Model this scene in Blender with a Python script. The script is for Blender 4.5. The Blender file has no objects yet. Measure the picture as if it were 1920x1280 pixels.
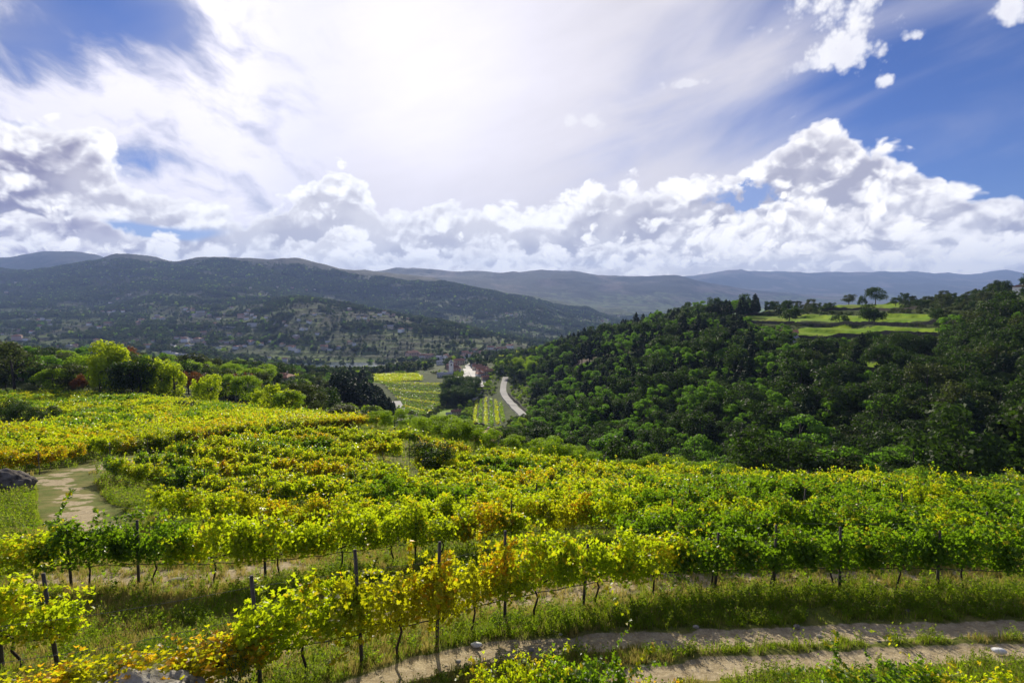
import bpy, bmesh, math, random
import numpy as np
from mathutils import Vector, Matrix, Euler
R = math.radians
SC = bpy.context.scene
COL = SC.collection
rnd = random.Random(7)
rng = np.random.default_rng(11)

# ------------------------------------------------------------------ camera
PITCH = math.atan(92 / 960)
FPX = 960.0
cd = bpy.data.cameras.new('camera'); cam = bpy.data.objects.new('camera', cd); COL.objects.link(cam)
cd.sensor_width = 36; cd.lens = 18; cd.clip_start = .1; cd.clip_end = 60000
cam.location = (0, 0, 0); cam.rotation_euler = (R(90) - PITCH, 0, 0)
SC.camera = cam
SC.view_settings.view_transform = 'Standard'; SC.view_settings.look = 'None'
SC.view_settings.exposure = 0.36; SC.view_settings.gamma = 1; SC.view_settings.use_curve_mapping = False
SC.cycles.max_bounces = 8; SC.cycles.transparent_max_bounces = 8; SC.cycles.transmission_bounces = 6
SC.cycles.diffuse_bounces = 3; SC.cycles.glossy_bounces = 2; SC.cycles.volume_bounces = 0
SC.cycles.use_denoising = True

def ray(u, v):
    cx, cy = (u - 960) / FPX, (640 - v) / FPX
    c, s = math.cos(PITCH), math.sin(PITCH)
    return cx, c + cy * s, -s + cy * c          # x, y, z
def azel(u, v):
    x, y, z = ray(u, v)
    return math.atan2(x, y), math.atan2(z, math.hypot(x, y))

SUN_AZ, SUN_EL = azel(775, 190)[0], R(22)
# ------------------------------------------------------------------ node helper: sockets with arithmetic
class S:
    def __init__(s, nt, sock): s.nt, s.k = nt, sock
    def m(s, op, *a):
        n = s.nt.nodes.new('ShaderNodeMath'); n.operation = op
        for i, v in enumerate((s,) + a):
            if isinstance(v, S): s.nt.links.new(v.k, n.inputs[i])
            else: n.inputs[i].default_value = v
        return S(s.nt, n.outputs[0])
    def __add__(s, o): return s.m('ADD', o)
    __radd__ = __add__
    def __mul__(s, o): return s.m('MULTIPLY', o)
    __rmul__ = __mul__
    def __sub__(s, o): return s.m('SUBTRACT', o)
    def __rsub__(s, o): return (s * -1.0) + o
    def __truediv__(s, o): return s.m('DIVIDE', o)
    def sm(s, a, b, lo=0., hi=1.):
        n = s.nt.nodes.new('ShaderNodeMapRange'); n.interpolation_type = 'SMOOTHSTEP'; n.clamp = True
        s.nt.links.new(s.k, n.inputs[0])
        for i, v in enumerate((a, b, lo, hi)): n.inputs[i + 1].default_value = v
        return S(s.nt, n.outputs[0])
    def clamp(s):
        return s.m('MAXIMUM', 0.).m('MINIMUM', 1.)
def mixc(nt, f, a, b, mode='MIX'):
    n = nt.nodes.new('ShaderNodeMix'); n.data_type = 'RGBA'; n.blend_type = mode
    for i, v in ((0, f), (6, a), (7, b)):
        if isinstance(v, S): nt.links.new(v.k, n.inputs[i])
        elif i == 0: n.inputs[0].default_value = v
        else: n.inputs[i].default_value = (*v, 1)
    return S(nt, n.outputs[2])
def comb(nt, x, y, z=0.):
    n = nt.nodes.new('ShaderNodeCombineXYZ')
    for i, v in enumerate((x, y, z)):
        if isinstance(v, S): nt.links.new(v.k, n.inputs[i])
        else: n.inputs[i].default_value = v
    return S(nt, n.outputs[0])
def vmul(nt, v, sc):
    n = nt.nodes.new('ShaderNodeVectorMath'); n.operation = 'MULTIPLY'
    nt.links.new(v.k, n.inputs[0]); n.inputs[1].default_value = sc; return S(nt, n.outputs[0])
def vadd(nt, v, w):
    n = nt.nodes.new('ShaderNodeVectorMath'); n.operation = 'ADD'
    nt.links.new(v.k, n.inputs[0])
    if isinstance(w, S): nt.links.new(w.k, n.inputs[1])
    else: n.inputs[1].default_value = w
    return S(nt, n.outputs[0])
DIM = ['3D']
def noise(nt, vec, scale, detail=4, rough=.5, dist=0., out=0, lac=2.):
    n = nt.nodes.new('ShaderNodeTexNoise'); n.noise_dimensions = DIM[0]
    if vec is not None: nt.links.new(vec.k, n.inputs['Vector'])
    n.inputs['Scale'].default_value = scale; n.inputs['Detail'].default_value = detail
    n.inputs['Roughness'].default_value = rough; n.inputs['Distortion'].default_value = dist
    n.inputs['Lacunarity'].default_value = lac
    return S(nt, n.outputs[out])
def voro(nt, vec, scale, detail=0, rough=.5, feature='F1', out='Distance', lac=2., smooth=.6):
    n = nt.nodes.new('ShaderNodeTexVoronoi'); n.voronoi_dimensions = DIM[0]; n.feature = feature
    if vec is not None: nt.links.new(vec.k, n.inputs['Vector'])
    n.inputs['Scale'].default_value = scale; n.inputs['Detail'].default_value = detail
    n.inputs['Roughness'].default_value = rough; n.inputs['Lacunarity'].default_value = lac
    if feature == 'SMOOTH_F1': n.inputs['Smoothness'].default_value = smooth
    return S(nt, n.outputs[out])
def curve(nt, s, pts, lo, hi, ylo, yhi):
    n = nt.nodes.new('ShaderNodeFloatCurve')
    c = n.mapping.curves[0]; n.mapping.use_clip = False
    P = [((a - lo) / (hi - lo), (b - ylo) / (yhi - ylo)) for a, b in pts]
    while len(c.points) < len(P): c.points.new(.5, .5)
    for q, (a, b) in zip(c.points, P): q.location = (a, b); q.handle_type = 'AUTO'
    n.mapping.update()
    t = ((s - lo) / (hi - lo)).clamp()
    nt.links.new(t.k, n.inputs['Value'])
    return S(nt, n.outputs[0]) * (yhi - ylo) + ylo

# ------------------------------------------------------------------ world: physical sky with clouds laid out by direction
def build_world():
    DIM[0] = '2D'
    w = bpy.data.worlds.new('World'); SC.world = w; w.use_nodes = True
    nt = w.node_tree; nt.nodes.clear()
    sky = nt.nodes.new('ShaderNodeTexSky'); sky.sky_type = 'NISHITA'; sky.sun_disc = False
    sky.sun_elevation = SUN_EL; sky.sun_rotation = SUN_AZ; sky.air_density = 1.0; sky.dust_density = .3; sky.ozone_density = 3.0
    skc = S(nt, sky.outputs[0])
    skc = vmul(nt, skc, (.021, .034, .069))
    mn = nt.nodes.new('ShaderNodeVectorMath'); mn.operation = 'MINIMUM'; nt.links.new(skc.k, mn.inputs[0]); mn.inputs[1].default_value = (.62, .64, .72); skc = S(nt, mn.outputs[0])
    tc = nt.nodes.new('ShaderNodeTexCoord'); D = S(nt, tc.outputs['Generated'])
    sp = nt.nodes.new('ShaderNodeSeparateXYZ'); nt.links.new(D.k, sp.inputs[0])
    x, y, z = (S(nt, sp.outputs[i]) for i in range(3))
    az = x.m('ARCTAN2', y)
    el = z.m('MAXIMUM', -.999).m('MINIMUM', .999).m('ARCSINE')
    # angular distance from the sun
    sd = (math.sin(SUN_AZ) * math.cos(SUN_EL), math.cos(SUN_AZ) * math.cos(SUN_EL), math.sin(SUN_EL))
    cs = (x * sd[0] + y * sd[1] + z * sd[2]).m('MINIMUM', 1.).m('MAXIMUM', -1.)
    ang = cs.m('ARCCOSINE')
    glow = (ang * ang * -6.0).m('EXPONENT')
    glow2 = (ang * ang * -30.).m('EXPONENT')
    P2 = comb(nt, az, el, 0.)
    wrp = noise(nt, P2, 5.0, 3, .55, out=1)
    W = vadd(nt, P2, vmul(nt, vadd(nt, wrp, (-.5, -.5, -.5)), (.10, .06, 0)))
    # ---- high veil, streaked away from the sun
    ca, sa = math.cos(R(17)), math.sin(R(17))
    rx = az * ca + el * sa; ry = el * ca - az * sa
    st = comb(nt, rx * 1.6, ry * 5.5, 3.3)
    veil = noise(nt, st, 1.5, 5, .5, .3)
    stl = comb(nt, rx * 3.0 + 5., (el * ca + az * sa * .4) * 5.0, 1.)
    alto = noise(nt, vadd(nt, stl, vmul(nt, vadd(nt, wrp, (-.5, -.5, -.5)), (.26, .40, 0))), 3.6, 9, .58, .0)
    cov = curve(nt, az, [(-3.1, .5), (-1.4, .5), (azel(-300, 60)[0], .62), (azel(60, 60)[0], .58), (azel(250, 60)[0], .7), (azel(450, 60)[0], .95), (azel(1000, 60)[0], 1.0),
                          (azel(1200, 60)[0], .90), (azel(1500, 60)[0], .55), (azel(1900, 60)[0], .24), (1.4, .35), (3.1, .5)], -3.15, 3.15, 0, 1)
    va = (cov + (veil - .5) * 1.25 + glow * .45 - .08).sm(.08, 1.02)
    left = az.sm(azel(420, 200)[0], azel(700, 200)[0], 1., 0.) * az.sm(-2.2, -1.2)
    hole = blob(nt, az, el, 200, 10, .10, .06, W)
    hole3 = blob(nt, az, el, 40, 80, .07, .05, W)
    hole2 = blob(nt, az, el, 272, 305, .06, .022, W)
    la = (alto * 1.1 + .30 - hole * .75 - hole3 * .25 - hole2 * .35).sm(.40, .90)
    la = la * el.sm(.75, 1.25, 1., 0.)
    va = va * el.sm(.75, 1.3, 1., .12)
    gap = (hole * 1.0 + hole2 * .8).clamp()
    va = va * (1. - gap * .92) * (1. - left * .35)
    va = 1. - (1. - va) * (1. - la * left * .97)
    vt = noise(nt, st, 3., 6, .6)
    veilb = (.58 + glow * .19 + glow2 * .12 + (vt - .5) * .12 + (la - .45) * left * .40)
    c = mixc(nt, va, skc, comb(nt, veilb * 1.0, veilb * .965, veilb * 1.05))
    # ---- layered cumulus bank
    def bank(c, top, seed, sc, puff, soft, white, grey, gdist, base=None, holes=0.):
        q = vadd(nt, comb(nt, az, el * 1.25, 0.), (seed, seed * .37, seed * .1))
        nw = noise(nt, q, sc * .7, 4, .5, out=1)
        q2 = vadd(nt, q, vmul(nt, vadd(nt, nw, (-.5, -.5, -.5)), (.05, .05, .05)))
        pf = voro(nt, q2, sc * 1.0, 3.0, .5, lac=2.15)     # round puffs inside puffs
        ns = noise(nt, q2, sc * .55, 5, .5)
        s = top - el + (.42 - pf) * puff + (ns - .5) * puff * .9
        a = s.sm(0., soft)
        if base is not None: a = a * (el - base + (ns - .5) * .03).sm(0., soft * 2)
        if holes: a = a * (ns + .0).sm(holes, holes + .05)
        # light comes from behind and above: thin rims white, thick cores grey, mottled by the puffs
        d = (s / gdist).clamp()
        big = noise(nt, vadd(nt, q, (3.1, 1.7, 0)), sc * .36, 7, .58)
        pf2 = voro(nt, vadd(nt, q2, (0.004, -.016, 0)), sc * 1.0, 3.0, .5, lac=2.15)
        sh = (d.m('POWER', .7) * (big - .28) * 2.6 + (pf2 - pf) * -1.7 * d.sm(0, .5) + (pf - .30) * 1.1 * d)
        sh = (sh * 1.0).sm(-.02, 1.2)
        sh = sh * (1. - glow * .35)
        lft = az.sm(azel(60, 300)[0], azel(520, 300)[0], 1., 0.)
        g = mixc(nt, lft, grey, (grey[0] * .48, grey[1] * .43, grey[2] * .60))
        g = mixc(nt, noise(nt, q2, sc * .9, 3, .5).sm(.38, .66), g, mixc(nt, .32, g, white))
        wh = mixc(nt, glow, white, (1.02, 1.02, 1.04))
        return mixc(nt, a, c, mixc(nt, sh, wh, g))
    U = lambda L: [(azel(u, v)[0], azel(u, v)[1]) for u, v in L]
    def full(L, side): return [(-3.14, side * .5), (-2., side * .6), (-1.2, side)] + U(L) + [(1.25, side * .8), (2., side * .6), (3.14, side * .5)]
    t1 = curve(nt, az, full([(-300, 230), (-60, 235), (60, 225), (150, 215), (215, 280), (300, 330), (400, 375), (520, 365), (585, 325), (640, 305), (690, 335), (740, 378), (860, 372), (1000, 372), (1080, 352), (1150, 338), (1260, 345),
                             (1310, 310), (1370, 302), (1425, 300), (1445, 250), (1500, 225), (1560, 218), (1610, 232), (1650, 262), (1690, 275), (1735, 312), (1800, 335), (1850, 350), (1920, 335), (2200, 330)], .17), -3.15, 3.15, 0, .5)
    c = bank(c, t1 + .012, 1.3, 11.5, .055, .016, (1.06, 1.03, 1.0), (.36, .35, .43), .065)
    gaph = blob(nt, az, el, 1395, 377, .045, .014, vadd(nt, W, vmul(nt, vadd(nt, noise(nt, P2, 22., 4, .6, out=1), (-.5, -.5, -.5)), (.10, .07, 0)))) + blob(nt, az, el, 290, 440, .08, .014, W)
    t2 = t1 * .66 - .004
    c = mixc(nt, (gaph * 1.5).clamp().sm(.2, 1.1), c, mixc(nt, .25, skc, (.55, .57, .66)))
    c = bank(c, t2, 4.1, 15., .055, .018, (1.18, 1.14, 1.08), (.50, .48, .53), .07)
    t3 = t1 * .22 + .038
    c = bank(c, t3, 7.7, 23., .032, .016, (1.30, 1.24, 1.14), (.70, .67, .68), .05)
    # ---- small loose clouds, right
    n2 = noise(nt, P2, 13., 8, .6); pf = voro(nt, P2, 24., 3., .6)
    for (u, v, a_, b_, k) in ((1550, 22, .10, .042, 1), (1590, 92, .085, .045, 2), (1520, 120, .045, .016, 6), (1705, 68, .026, .012, 3), (1657, 153, .018, .012, 4), (1900, 12, .02, .03, 5), (1285, 158, .05, .010, 8), (1090, 230, .06, .02, 9)):
        b0 = blob(nt, az, el, u, v, a_, b_, None)
        s = b0 + (n2 - .5) * .85 + (.4 - pf) * .55 - .30
        a = s.sm(-.05, .42) * (.9 if k < 6 else .5)
        c = mixc(nt, a, c, mixc(nt, (s * .55 * n2.sm(.35, .7)).clamp(), (.88, .87, .88), (.68, .66, .72)))
    # below the horizon the dome carries on as pale distant air
    c = mixc(nt, el.sm(-.03, .0, 1., 0.), c, (.50, .52, .58))
    bg = nt.nodes.new('ShaderNodeBackground'); nt.links.new(c.k, bg.inputs[0]); bg.inputs[1].default_value = 1.0
    lo = nt.nodes.new('ShaderNodeBackground'); lo.inputs[0].default_value = (.50, .52, .58, 1)
    mx = nt.nodes.new('ShaderNodeMixShader'); nt.links.new(el.m('LESS_THAN', -.03).k, mx.inputs[0]); nt.links.new(bg.outputs[0], mx.inputs[1]); nt.links.new(lo.outputs[0], mx.inputs[2])
    o = nt.nodes.new('ShaderNodeOutputWorld'); nt.links.new(mx.outputs[0], o.inputs[0])
    DIM[0] = '3D'
    w.cycles.sampling_method = 'MANUAL'; w.cycles.sample_map_resolution = 512
def blob(nt, az, el, u, v, sa, se, W):
    a0, e0 = azel(u, v)
    if W is not None:
        n = nt.nodes.new('ShaderNodeSeparateXYZ'); nt.links.new(W.k, n.inputs[0]); az, el = S(nt, n.outputs[0]), S(nt, n.outputs[1])
    dx = (az - a0) / sa; dy = (el - e0) / se
    return ((dx * dx + dy * dy) * -1.).m('EXPONENT')
build_world()
sl = bpy.data.lights.new('sun', 'SUN'); sun = bpy.data.objects.new('sun', sl); COL.objects.link(sun)
sl.energy = 5.0; sl.angle = R(.53); sl.color = (1, .91, .74)
sdir = Vector((math.sin(SUN_AZ) * math.cos(SUN_EL), math.cos(SUN_AZ) * math.cos(SUN_EL), math.sin(SUN_EL)))
sun.rotation_euler = sdir.to_track_quat('Z', 'Y').to_euler()
# ------------------------------------------------------------------ terrain
def fbm(x, y, octaves=5, seed=0, gain=.5, ridged=False):
    r = np.random.default_rng(seed); T = r.random((256, 256))
    out = np.zeros(np.broadcast(x, y).shape); amp, tot = 1., 0.
    for o in range(octaves):
        xi, yi = np.floor(x).astype(int), np.floor(y).astype(int)
        fx, fy = x - xi, y - yi
        fx = fx * fx * (3 - 2 * fx); fy = fy * fy * (3 - 2 * fy)
        a = T[xi & 255, yi & 255]; b = T[(xi + 1) & 255, yi & 255]; c = T[xi & 255, (yi + 1) & 255]; d = T[(xi + 1) & 255, (yi + 1) & 255]
        n = (a * (1 - fx) + b * fx) * (1 - fy) + (c * (1 - fx) + d * fx) * fy
        if ridged: n = 1 - np.abs(2 * n - 1)
        out += n * amp; tot += amp; amp *= gain; x = x * 2.03 + 17.3; y = y * 2.03 + 9.1
    return out / tot
def sstep(a, b, x):
    t = np.clip((x - a) / (b - a), 0, 1); return t * t * (3 - 2 * t)

def zs(Y, v): return -(v - 548) / 960 * Y
# per column: vineyard edge, dip, mid base, mid crest, drop, river, spur, behind spur, main ridge, dip, ridge two, dip, ridge three, end
COLS = {
 -500: [(130,-24),(175,-26),(300,-40),(500,-70),(800,-115),(1200,-130),(1900,-118),(2800,-40),(4500,190),(5500,150),(7000,430),(9000,100),(12500,250),(15000,0)],
 0:    [(130,-27),(175,-29),(300,-47),(500,-74),(800,-120),(1200,-134),(1900,-120),(2800,-55),(4500,zs(4500,505)),(5500,120),(7000,zs(7000,487)),(9000,100),(12500,250),(15000,0)],
 100:  [(128,-27),(172,-29),(300,-47),(500,-74),(800,-120),(1200,-134),(1900,-118),(2800,-50),(4500,zs(4500,499)),(5500,150),(7000,zs(7000,473)),(9000,100),(12500,250),(15000,0)],
 180:  [(126,-26),(168,-29),(300,-47),(500,-74),(800,-120),(1200,-136),(1900,-118),(2800,-45),(4500,zs(4500,485)),(5500,180),(7000,zs(7000,479)),(9000,100),(12500,250),(15000,0)],
 250:  [(122,-26),(165,-29),(300,-47),(500,-74),(800,-122),(1200,-138),(1900,-112),(2800,-30),(4500,zs(4500,474)),(5500,180),(7000,300),(9000,100),(12500,250),(15000,0)],
 330:  [(115,-25.5),(165,-32),(300,-49),(500,-75),(800,-124),(1180,-142),(1900,-108),(2800,-20),(4500,zs(4500,483)),(5500,150),(7000,250),(9000,100),(12500,250),(15000,0)],
 400:  [(108,-25),(160,-34),(300,-51),(500,-76),(800,-126),(1160,-148),(1900,-100),(2900,-10),(4500,zs(4500,480)),(5500,150),(7000,200),(9000,100),(12500,250),(15000,0)],
 500:  [(100,-24),(155,-36),(300,-54),(510,-80),(800,-130),(1130,-156),(2100,-60),(2900,-25),(4500,zs(4500,485)),(5500,150),(7000,200),(9000,100),(12500,250),(15000,0)],
 560:  [(94,-23.4),(155,-38),(300,-58),(520,-84),(800,-132),(1110,-166),(2150,-24),(2900,-50),(4500,zs(4500,482)),(5500,140),(7000,200),(9000,100),(12500,250),(15000,0)],
 630:  [(88,-22.5),(160,-42),(310,-63),(540,-88),(800,-134),(1100,-167),(2150,-42),(2900,-90),(4500,zs(4500,492)),(5500,120),(7500,220),(9000,100),(12500,250),(15000,0)],
 690:  [(82,-21.2),(170,-48),(360,-82),(580,-95),(820,-134),(1100,-167),(2050,-64),(2800,-140),(4500,zs(4500,506)),(5500,100),(7800,260),(9000,100),(12500,250),(15000,0)],
 770:  [(74,-20),(180,-54),(420,-97),(650,-101),(850,-126),(1100,-160),(1950,-92),(2700,-160),(4500,zs(4500,509)),(5500,60),(8000,zs(8000,512)),(10000,100),(12500,250),(15000,0)],
 850:  [(66,-19.4),(185,-56),(410,-94),(650,-101),(880,-120),(1100,-146),(1780,-114),(2500,-180),(4400,zs(4400,524)),(5500,20),(8000,zs(8000,514)),(10000,80),(12500,250),(15000,0)],
 950:  [(62,-19),(170,-54),(370,-86),(640,-92),(900,-112),(1100,-135),(1500,-144),(2200,-190),(4100,zs(4100,546)),(5500,-40),(8000,zs(8000,518)),(10000,60),(12500,250),(15000,0)],
 1050: [(57,-18.5),(140,-52),(300,-72),(590,-66),(900,-115),(1100,-140),(1400,-160),(2100,-195),(3900,zs(3900,571)),(5500,-100),(8000,zs(8000,513)),(10000,60),(12500,250),(15000,0)],
 1140: [(54,-18.2),(126,-52),(245,-58),(540,-47),(880,-120),(1100,-145),(1400,-165),(2100,-195),(3800,zs(3800,590)),(5500,-150),(8000,zs(8000,520)),(10000,60),(12500,260),(15000,0)],
 1240: [(49,-17),(122,-51),(215,-51),(490,-31),(820,-110),(1100,-150),(1400,-170),(2100,-200),(3700,-200),(5500,-160),(8000,zs(8000,522)),(10000,60),(12500,330),(15000,0)],
 1320: [(46,-16.4),(120,-49),(200,-46),(465,-22),(800,-105),(1100,-150),(1400,-170),(2100,-200),(3700,-210),(5500,-180),(8000,zs(8000,533)),(10000,20),(12500,zs(12500,514)),(15000,0)],
 1420: [(45,-16),(118,-47),(190,-41),(448,-16),(760,-100),(1100,-150),(1400,-170),(2100,-200),(3700,-210),(5500,-180),(8000,zs(8000,549)),(10000,20),(12500,zs(12500,508)),(15000,0)],
 1540: [(44,-15.8),(112,-45),(186,-37),(438,-12),(740,-100),(1100,-150),(1400,-170),(2100,-200),(3700,-210),(5500,-180),(8000,-120),(10000,20),(12500,zs(12500,515)),(15000,0)],
 1660: [(43,-15.8),(106,-42),(178,-32),(430,-9),(720,-100),(1100,-150),(1400,-170),(2100,-200),(3700,-210),(5500,-180),(8000,-150),(10000,60),(12500,zs(12500,513)),(15000,0)],
 1760: [(42,-15.8),(100,-40),(170,-29),(418,-5),(700,-100),(1100,-150),(1400,-170),(2100,-200),(3700,-210),(5500,-180),(8000,-150),(10000,120),(12500,zs(12500,514)),(15000,0)],
 1815: [(42,-15.8),(98,-39),(165,-27.5),(410,-3),(700,-100),(1100,-150),(1400,-170),(2100,-200),(3700,-210),(5500,-180),(8000,-150),(10000,120),(12500,zs(12500,519)),(15000,0)],
 1880: [(42,-15.9),(94,-37),(156,-25),(395,2),(680,-90),(1100,-150),(1400,-170),(2100,-200),(3700,-210),(5500,-180),(8000,-150),(10000,120),(12500,zs(12500,509)),(15000,0)],
 1940: [(42,-16),(90,-36),(150,-23),(382,6),(660,-90),(1100,-150),(1400,-170),(2100,-200),(3700,-210),(5500,-180),(8000,-150),(10000,120),(12500,zs(12500,517)),(15000,0)],
 2500: [(42,-16),(80,-30),(140,-16),(350,20),(600,-80),(1100,-150),(1400,-170),(2100,-200),(3700,-210),(5500,-180),(8000,-150),(10000,120),(12500,400),(15000,0)],
}
NU, NY = 640, 900
U0, U1, L0_, L1_ = -560., 2480., math.log(8.), math.log(15000.)
GU = np.linspace(U0, U1, NU); GL = np.linspace(L0_, L1_, NY); GY = np.exp(GL)
def pchip(xk, yk, x):
    h = np.diff(xk); dl = np.diff(yk) / h; m = np.zeros(len(xk))
    for i in range(1, len(xk) - 1):
        if dl[i - 1] * dl[i] > 0:
            w1, w2 = 2 * h[i] + h[i - 1], h[i] + 2 * h[i - 1]
            m[i] = (w1 + w2) / (w1 / dl[i - 1] + w2 / dl[i])
    m[0], m[-1] = dl[0], dl[-1]
    i = np.clip(np.searchsorted(xk, x) - 1, 0, len(h) - 1); t = (x - xk[i]) / h[i]
    return ((2*t**3 - 3*t**2 + 1) * yk[i] + (t**3 - 2*t**2 + t) * h[i] * m[i] + (-2*t**3 + 3*t**2) * yk[i+1] + (t**3 - t**2) * h[i] * m[i+1])
def build_heights():
    cu = np.array(sorted(COLS)); K = len(COLS[0])
    YY = np.array([[COLS[c][k][0] for k in range(K)] for c in cu], float); ZZ = np.array([[COLS[c][k][1] for k in range(K)] for c in cu], float)
    yk = np.array([pchip(cu.astype(float), YY[:, k], GU) for k in range(K)]); zk = np.array([pchip(cu.astype(float), ZZ[:, k], GU) for k in range(K)])
    G = np.zeros((NU, NY))
    for i in range(NU):
        near_y = np.array([8., 14., 22., 32.]); u = GU[i]
        ex = float(np.interp(u, [200, 500, 800, 1050], [0, .6, 1.1, 1.6]))
        near_z = -4.5 - .25 * near_y - ex * sstep(12, 42, near_y)
        zk[0, i] -= ex; zk[8, i] -= 42 * float(np.interp(u, [-200, 60, 250, 900, 1100], [.3, .6, 1, .9, .3]))
        xs = np.concatenate([near_y, yk[:, i]]); z_ = np.concatenate([near_z, zk[:, i]])
        G[i] = pchip(np.log(xs), z_ / (xs ** .5), GL) * np.sqrt(GY)      # scaled so that near steps stay gentle
    k = np.exp(-np.linspace(-2, 2, 9) ** 2); k /= k.sum()
    Gs = np.array([np.convolve(np.pad(r, 4, 'edge'), k, 'valid') for r in G])
    X = (GU[:, None] - 960) / 960 * GY[None]; Y = np.broadcast_to(GY[None], X.shape)
    ux = GU[:, None]
    z = Gs
    z = z + (fbm(X / 3., Y / 3., 4, 3) - .5) * .22 * sstep(6, 14, Y)
    z = z + (fbm(X / 14., Y / 14., 3, 9) - .5) * 1.2 * sstep(40, 120, Y)
    z = z + (fbm(X / 60., Y / 60., 5, 5) - .5) * 7 * sstep(140, 400, Y) * (1 - .6 * sstep(380, 420, Y) * sstep(800, 700, Y) * (ux < 1000))
    m1 = sstep(1300, 2600, Y)
    z = z + (fbm(X / 420., Y / 420., 6, 6, .42) - .5) * 60 * m1 + (fbm(X / 380., Y / 700., 5, 77, .45, True) - .5) * 45 * sstep(2600, 3400, Y) * sstep(5200, 4600, Y) + (fbm(X / 700. + 3, Y / 900., 5, 8, .5, True) - .55) * 70 * (1 - .55 * sstep(700, 1000, ux)) * sstep(2300, 3800, Y)
    z = z + (fbm(X / 90., Y / 90., 4, 12) - .5) * 11 * sstep(9000, 4000, Y) * sstep(2000, 4000, Y) + (fbm(X / 1500., Y / 1500., 6, 14, .55, True) - .5) * 150 * sstep(5500, 8000, Y)
    # terraced fields on the right hill and across the valley
    for (mask, st) in ((sstep(1340, 1450, ux) * sstep(150, 230, Y) * sstep(560, 470, Y), 2.6), (sstep(1500, 1000, ux) * sstep(1150, 1300, Y) * sstep(2900, 2400, Y), 7.)):
        q = z / st; f = q - np.floor(q); tz = (np.floor(q) + sstep(.72, 1., f) + .12 * (f - .5)) * st
        z = z + (tz - z) * mask * .9
    # keep skylines where the ridges stand: re-anchor the noise on the main crests
    return z
HG = build_heights()
def H(x, y):
    x = np.asarray(x, float); y = np.asarray(y, float)
    yc = np.maximum(y, 8.)
    fu = np.clip((960 + 960 * x / yc - U0) / (U1 - U0) * (NU - 1), 0, NU - 1.001); fl = np.clip((np.log(yc) - L0_) / (L1_ - L0_) * (NY - 1), 0, NY - 1.001)
    i, j = fu.astype(int), fl.astype(int); a, b = fu - i, fl - j
    z = (HG[i, j] * (1 - a) + HG[i + 1, j] * a) * (1 - b) + (HG[i, j + 1] * (1 - a) + HG[i + 1, j + 1] * a) * b
    return z + .25 * (yc - y)
_YS = np.exp(np.linspace(math.log(3.), math.log(14500.), 5000))
def cast(u, v, ymin=0.):
    dx, dy, dz = ray(u, v)
    ys = _YS[_YS > ymin]; t = ys / dy; zz = t * dz - H(t * dx, ys)
    k = np.nonzero(zz < 0)[0]
    if len(k) == 0: return None
    k = k[0]
    if k > 0:
        f = zz[k - 1] / (zz[k - 1] - zz[k]); yv = ys[k - 1] + f * (ys[k] - ys[k - 1])
    else: yv = ys[0]
    return Vector((yv / dy * dx, yv, float(H(yv / dy * dx, yv))))
def project(x, y, z):
    c, s = math.cos(PITCH), math.sin(PITCH)
    f = y * c - z * s; up = y * s + z * c
    return 960 + 960 * x / f, 640 - 960 * up / f
def seg_dist(X, Y, P):
    d = np.full(np.shape(X), 1e9)
    for (ax, ay), (bx, by) in zip(P[:-1], P[1:]):
        vx, vy = bx - ax, by - ay; L = vx * vx + vy * vy + 1e-9
        t = np.clip(((X - ax) * vx + (Y - ay) * vy) / L, 0, 1)
        d = np.minimum(d, np.hypot(X - ax - t * vx, Y - ay - t * vy))
    return d
def in_poly(X, Y, P):
    r = np.zeros(np.shape(X), bool); n = len(P)
    for i in range(n):
        x1, y1 = P[i]; x2, y2 = P[(i + 1) % n]
        c = ((y1 > Y) != (y2 > Y)) & (X < (x2 - x1) * (Y - y1) / (y2 - y1 + 1e-12) + x1)
        r ^= c
    return r
def gp(L, ymin=0.):
    o = []
    for u, v in L:
        p = cast(u, v, ymin)
        if p is not None: o.append((p.x, p.y))
    return o
# ------------------------------------------------------------------ ground sheet
TRACKS = [gp([(560, 1330), (700, 1275), (850, 1232), (960, 1216), (1130, 1202), (1300, 1197), (1500, 1188), (1700, 1182), (1920, 1178), (2100, 1178)]),
          gp([(1080, 1300), (1200, 1265), (1350, 1248), (1550, 1237), (1750, 1226), (1920, 1218), (2100, 1212)])]
SAND = gp([(330, 1290), (480, 1215), (640, 1150), (800, 1135), (950, 1118), (1150, 1098), (1350, 1080), (1600, 1075), (1800, 1078)])
SAND2 = gp([(100, 1085), (230, 1082), (400, 1085), (560, 1060)])
LANE = gp([(-60, 925), (40, 905), (110, 890), (200, 872), (290, 856), (400, 838), (470, 826)])
LANE2 = gp([(105, 893), (128, 915), (135, 945), (165, 975), (182, 992)])
FIELDS = [gp(p, 120) for p in ([(1480, 606), (1500, 590), (1740, 589), (1760, 600), (1700, 608)], [(1500, 632), (1480, 616), (1600, 612), (1640, 622), (1560, 632)], [(1640, 626), (1600, 614), (1760, 616), (1780, 624)],
          [(1330, 586), (1380, 577), (1455, 578), (1440, 588)], [(1570, 656), (1575, 648), (1670, 650), (1665, 658)], [(1580, 672), (1585, 664), (1640, 665), (1650, 673)], [(1700, 660), (1700, 652), (1780, 652), (1770, 662)], [(1760, 700), (1760, 690), (1810, 692), (1800, 702)],
          [(1600, 690), (1605, 682), (1660, 682), (1660, 692)], [(1400, 602), (1400, 592), (1490, 594), (1480, 606)], [(1530, 580), (1540, 572), (1680, 566), (1700, 576)])]
VFIELD = gp([(695, 716), (705, 702), (800, 698), (850, 712), (838, 730), (820, 762), (790, 776), (760, 770), (735, 745)], 150)
VTOP = gp([(695, 716), (705, 702), (785, 699), (790, 709), (740, 716), (710, 719)], 150)
VFIELD2 = gp([(800, 800), (830, 765), (870, 770), (850, 800)], 150)
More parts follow.
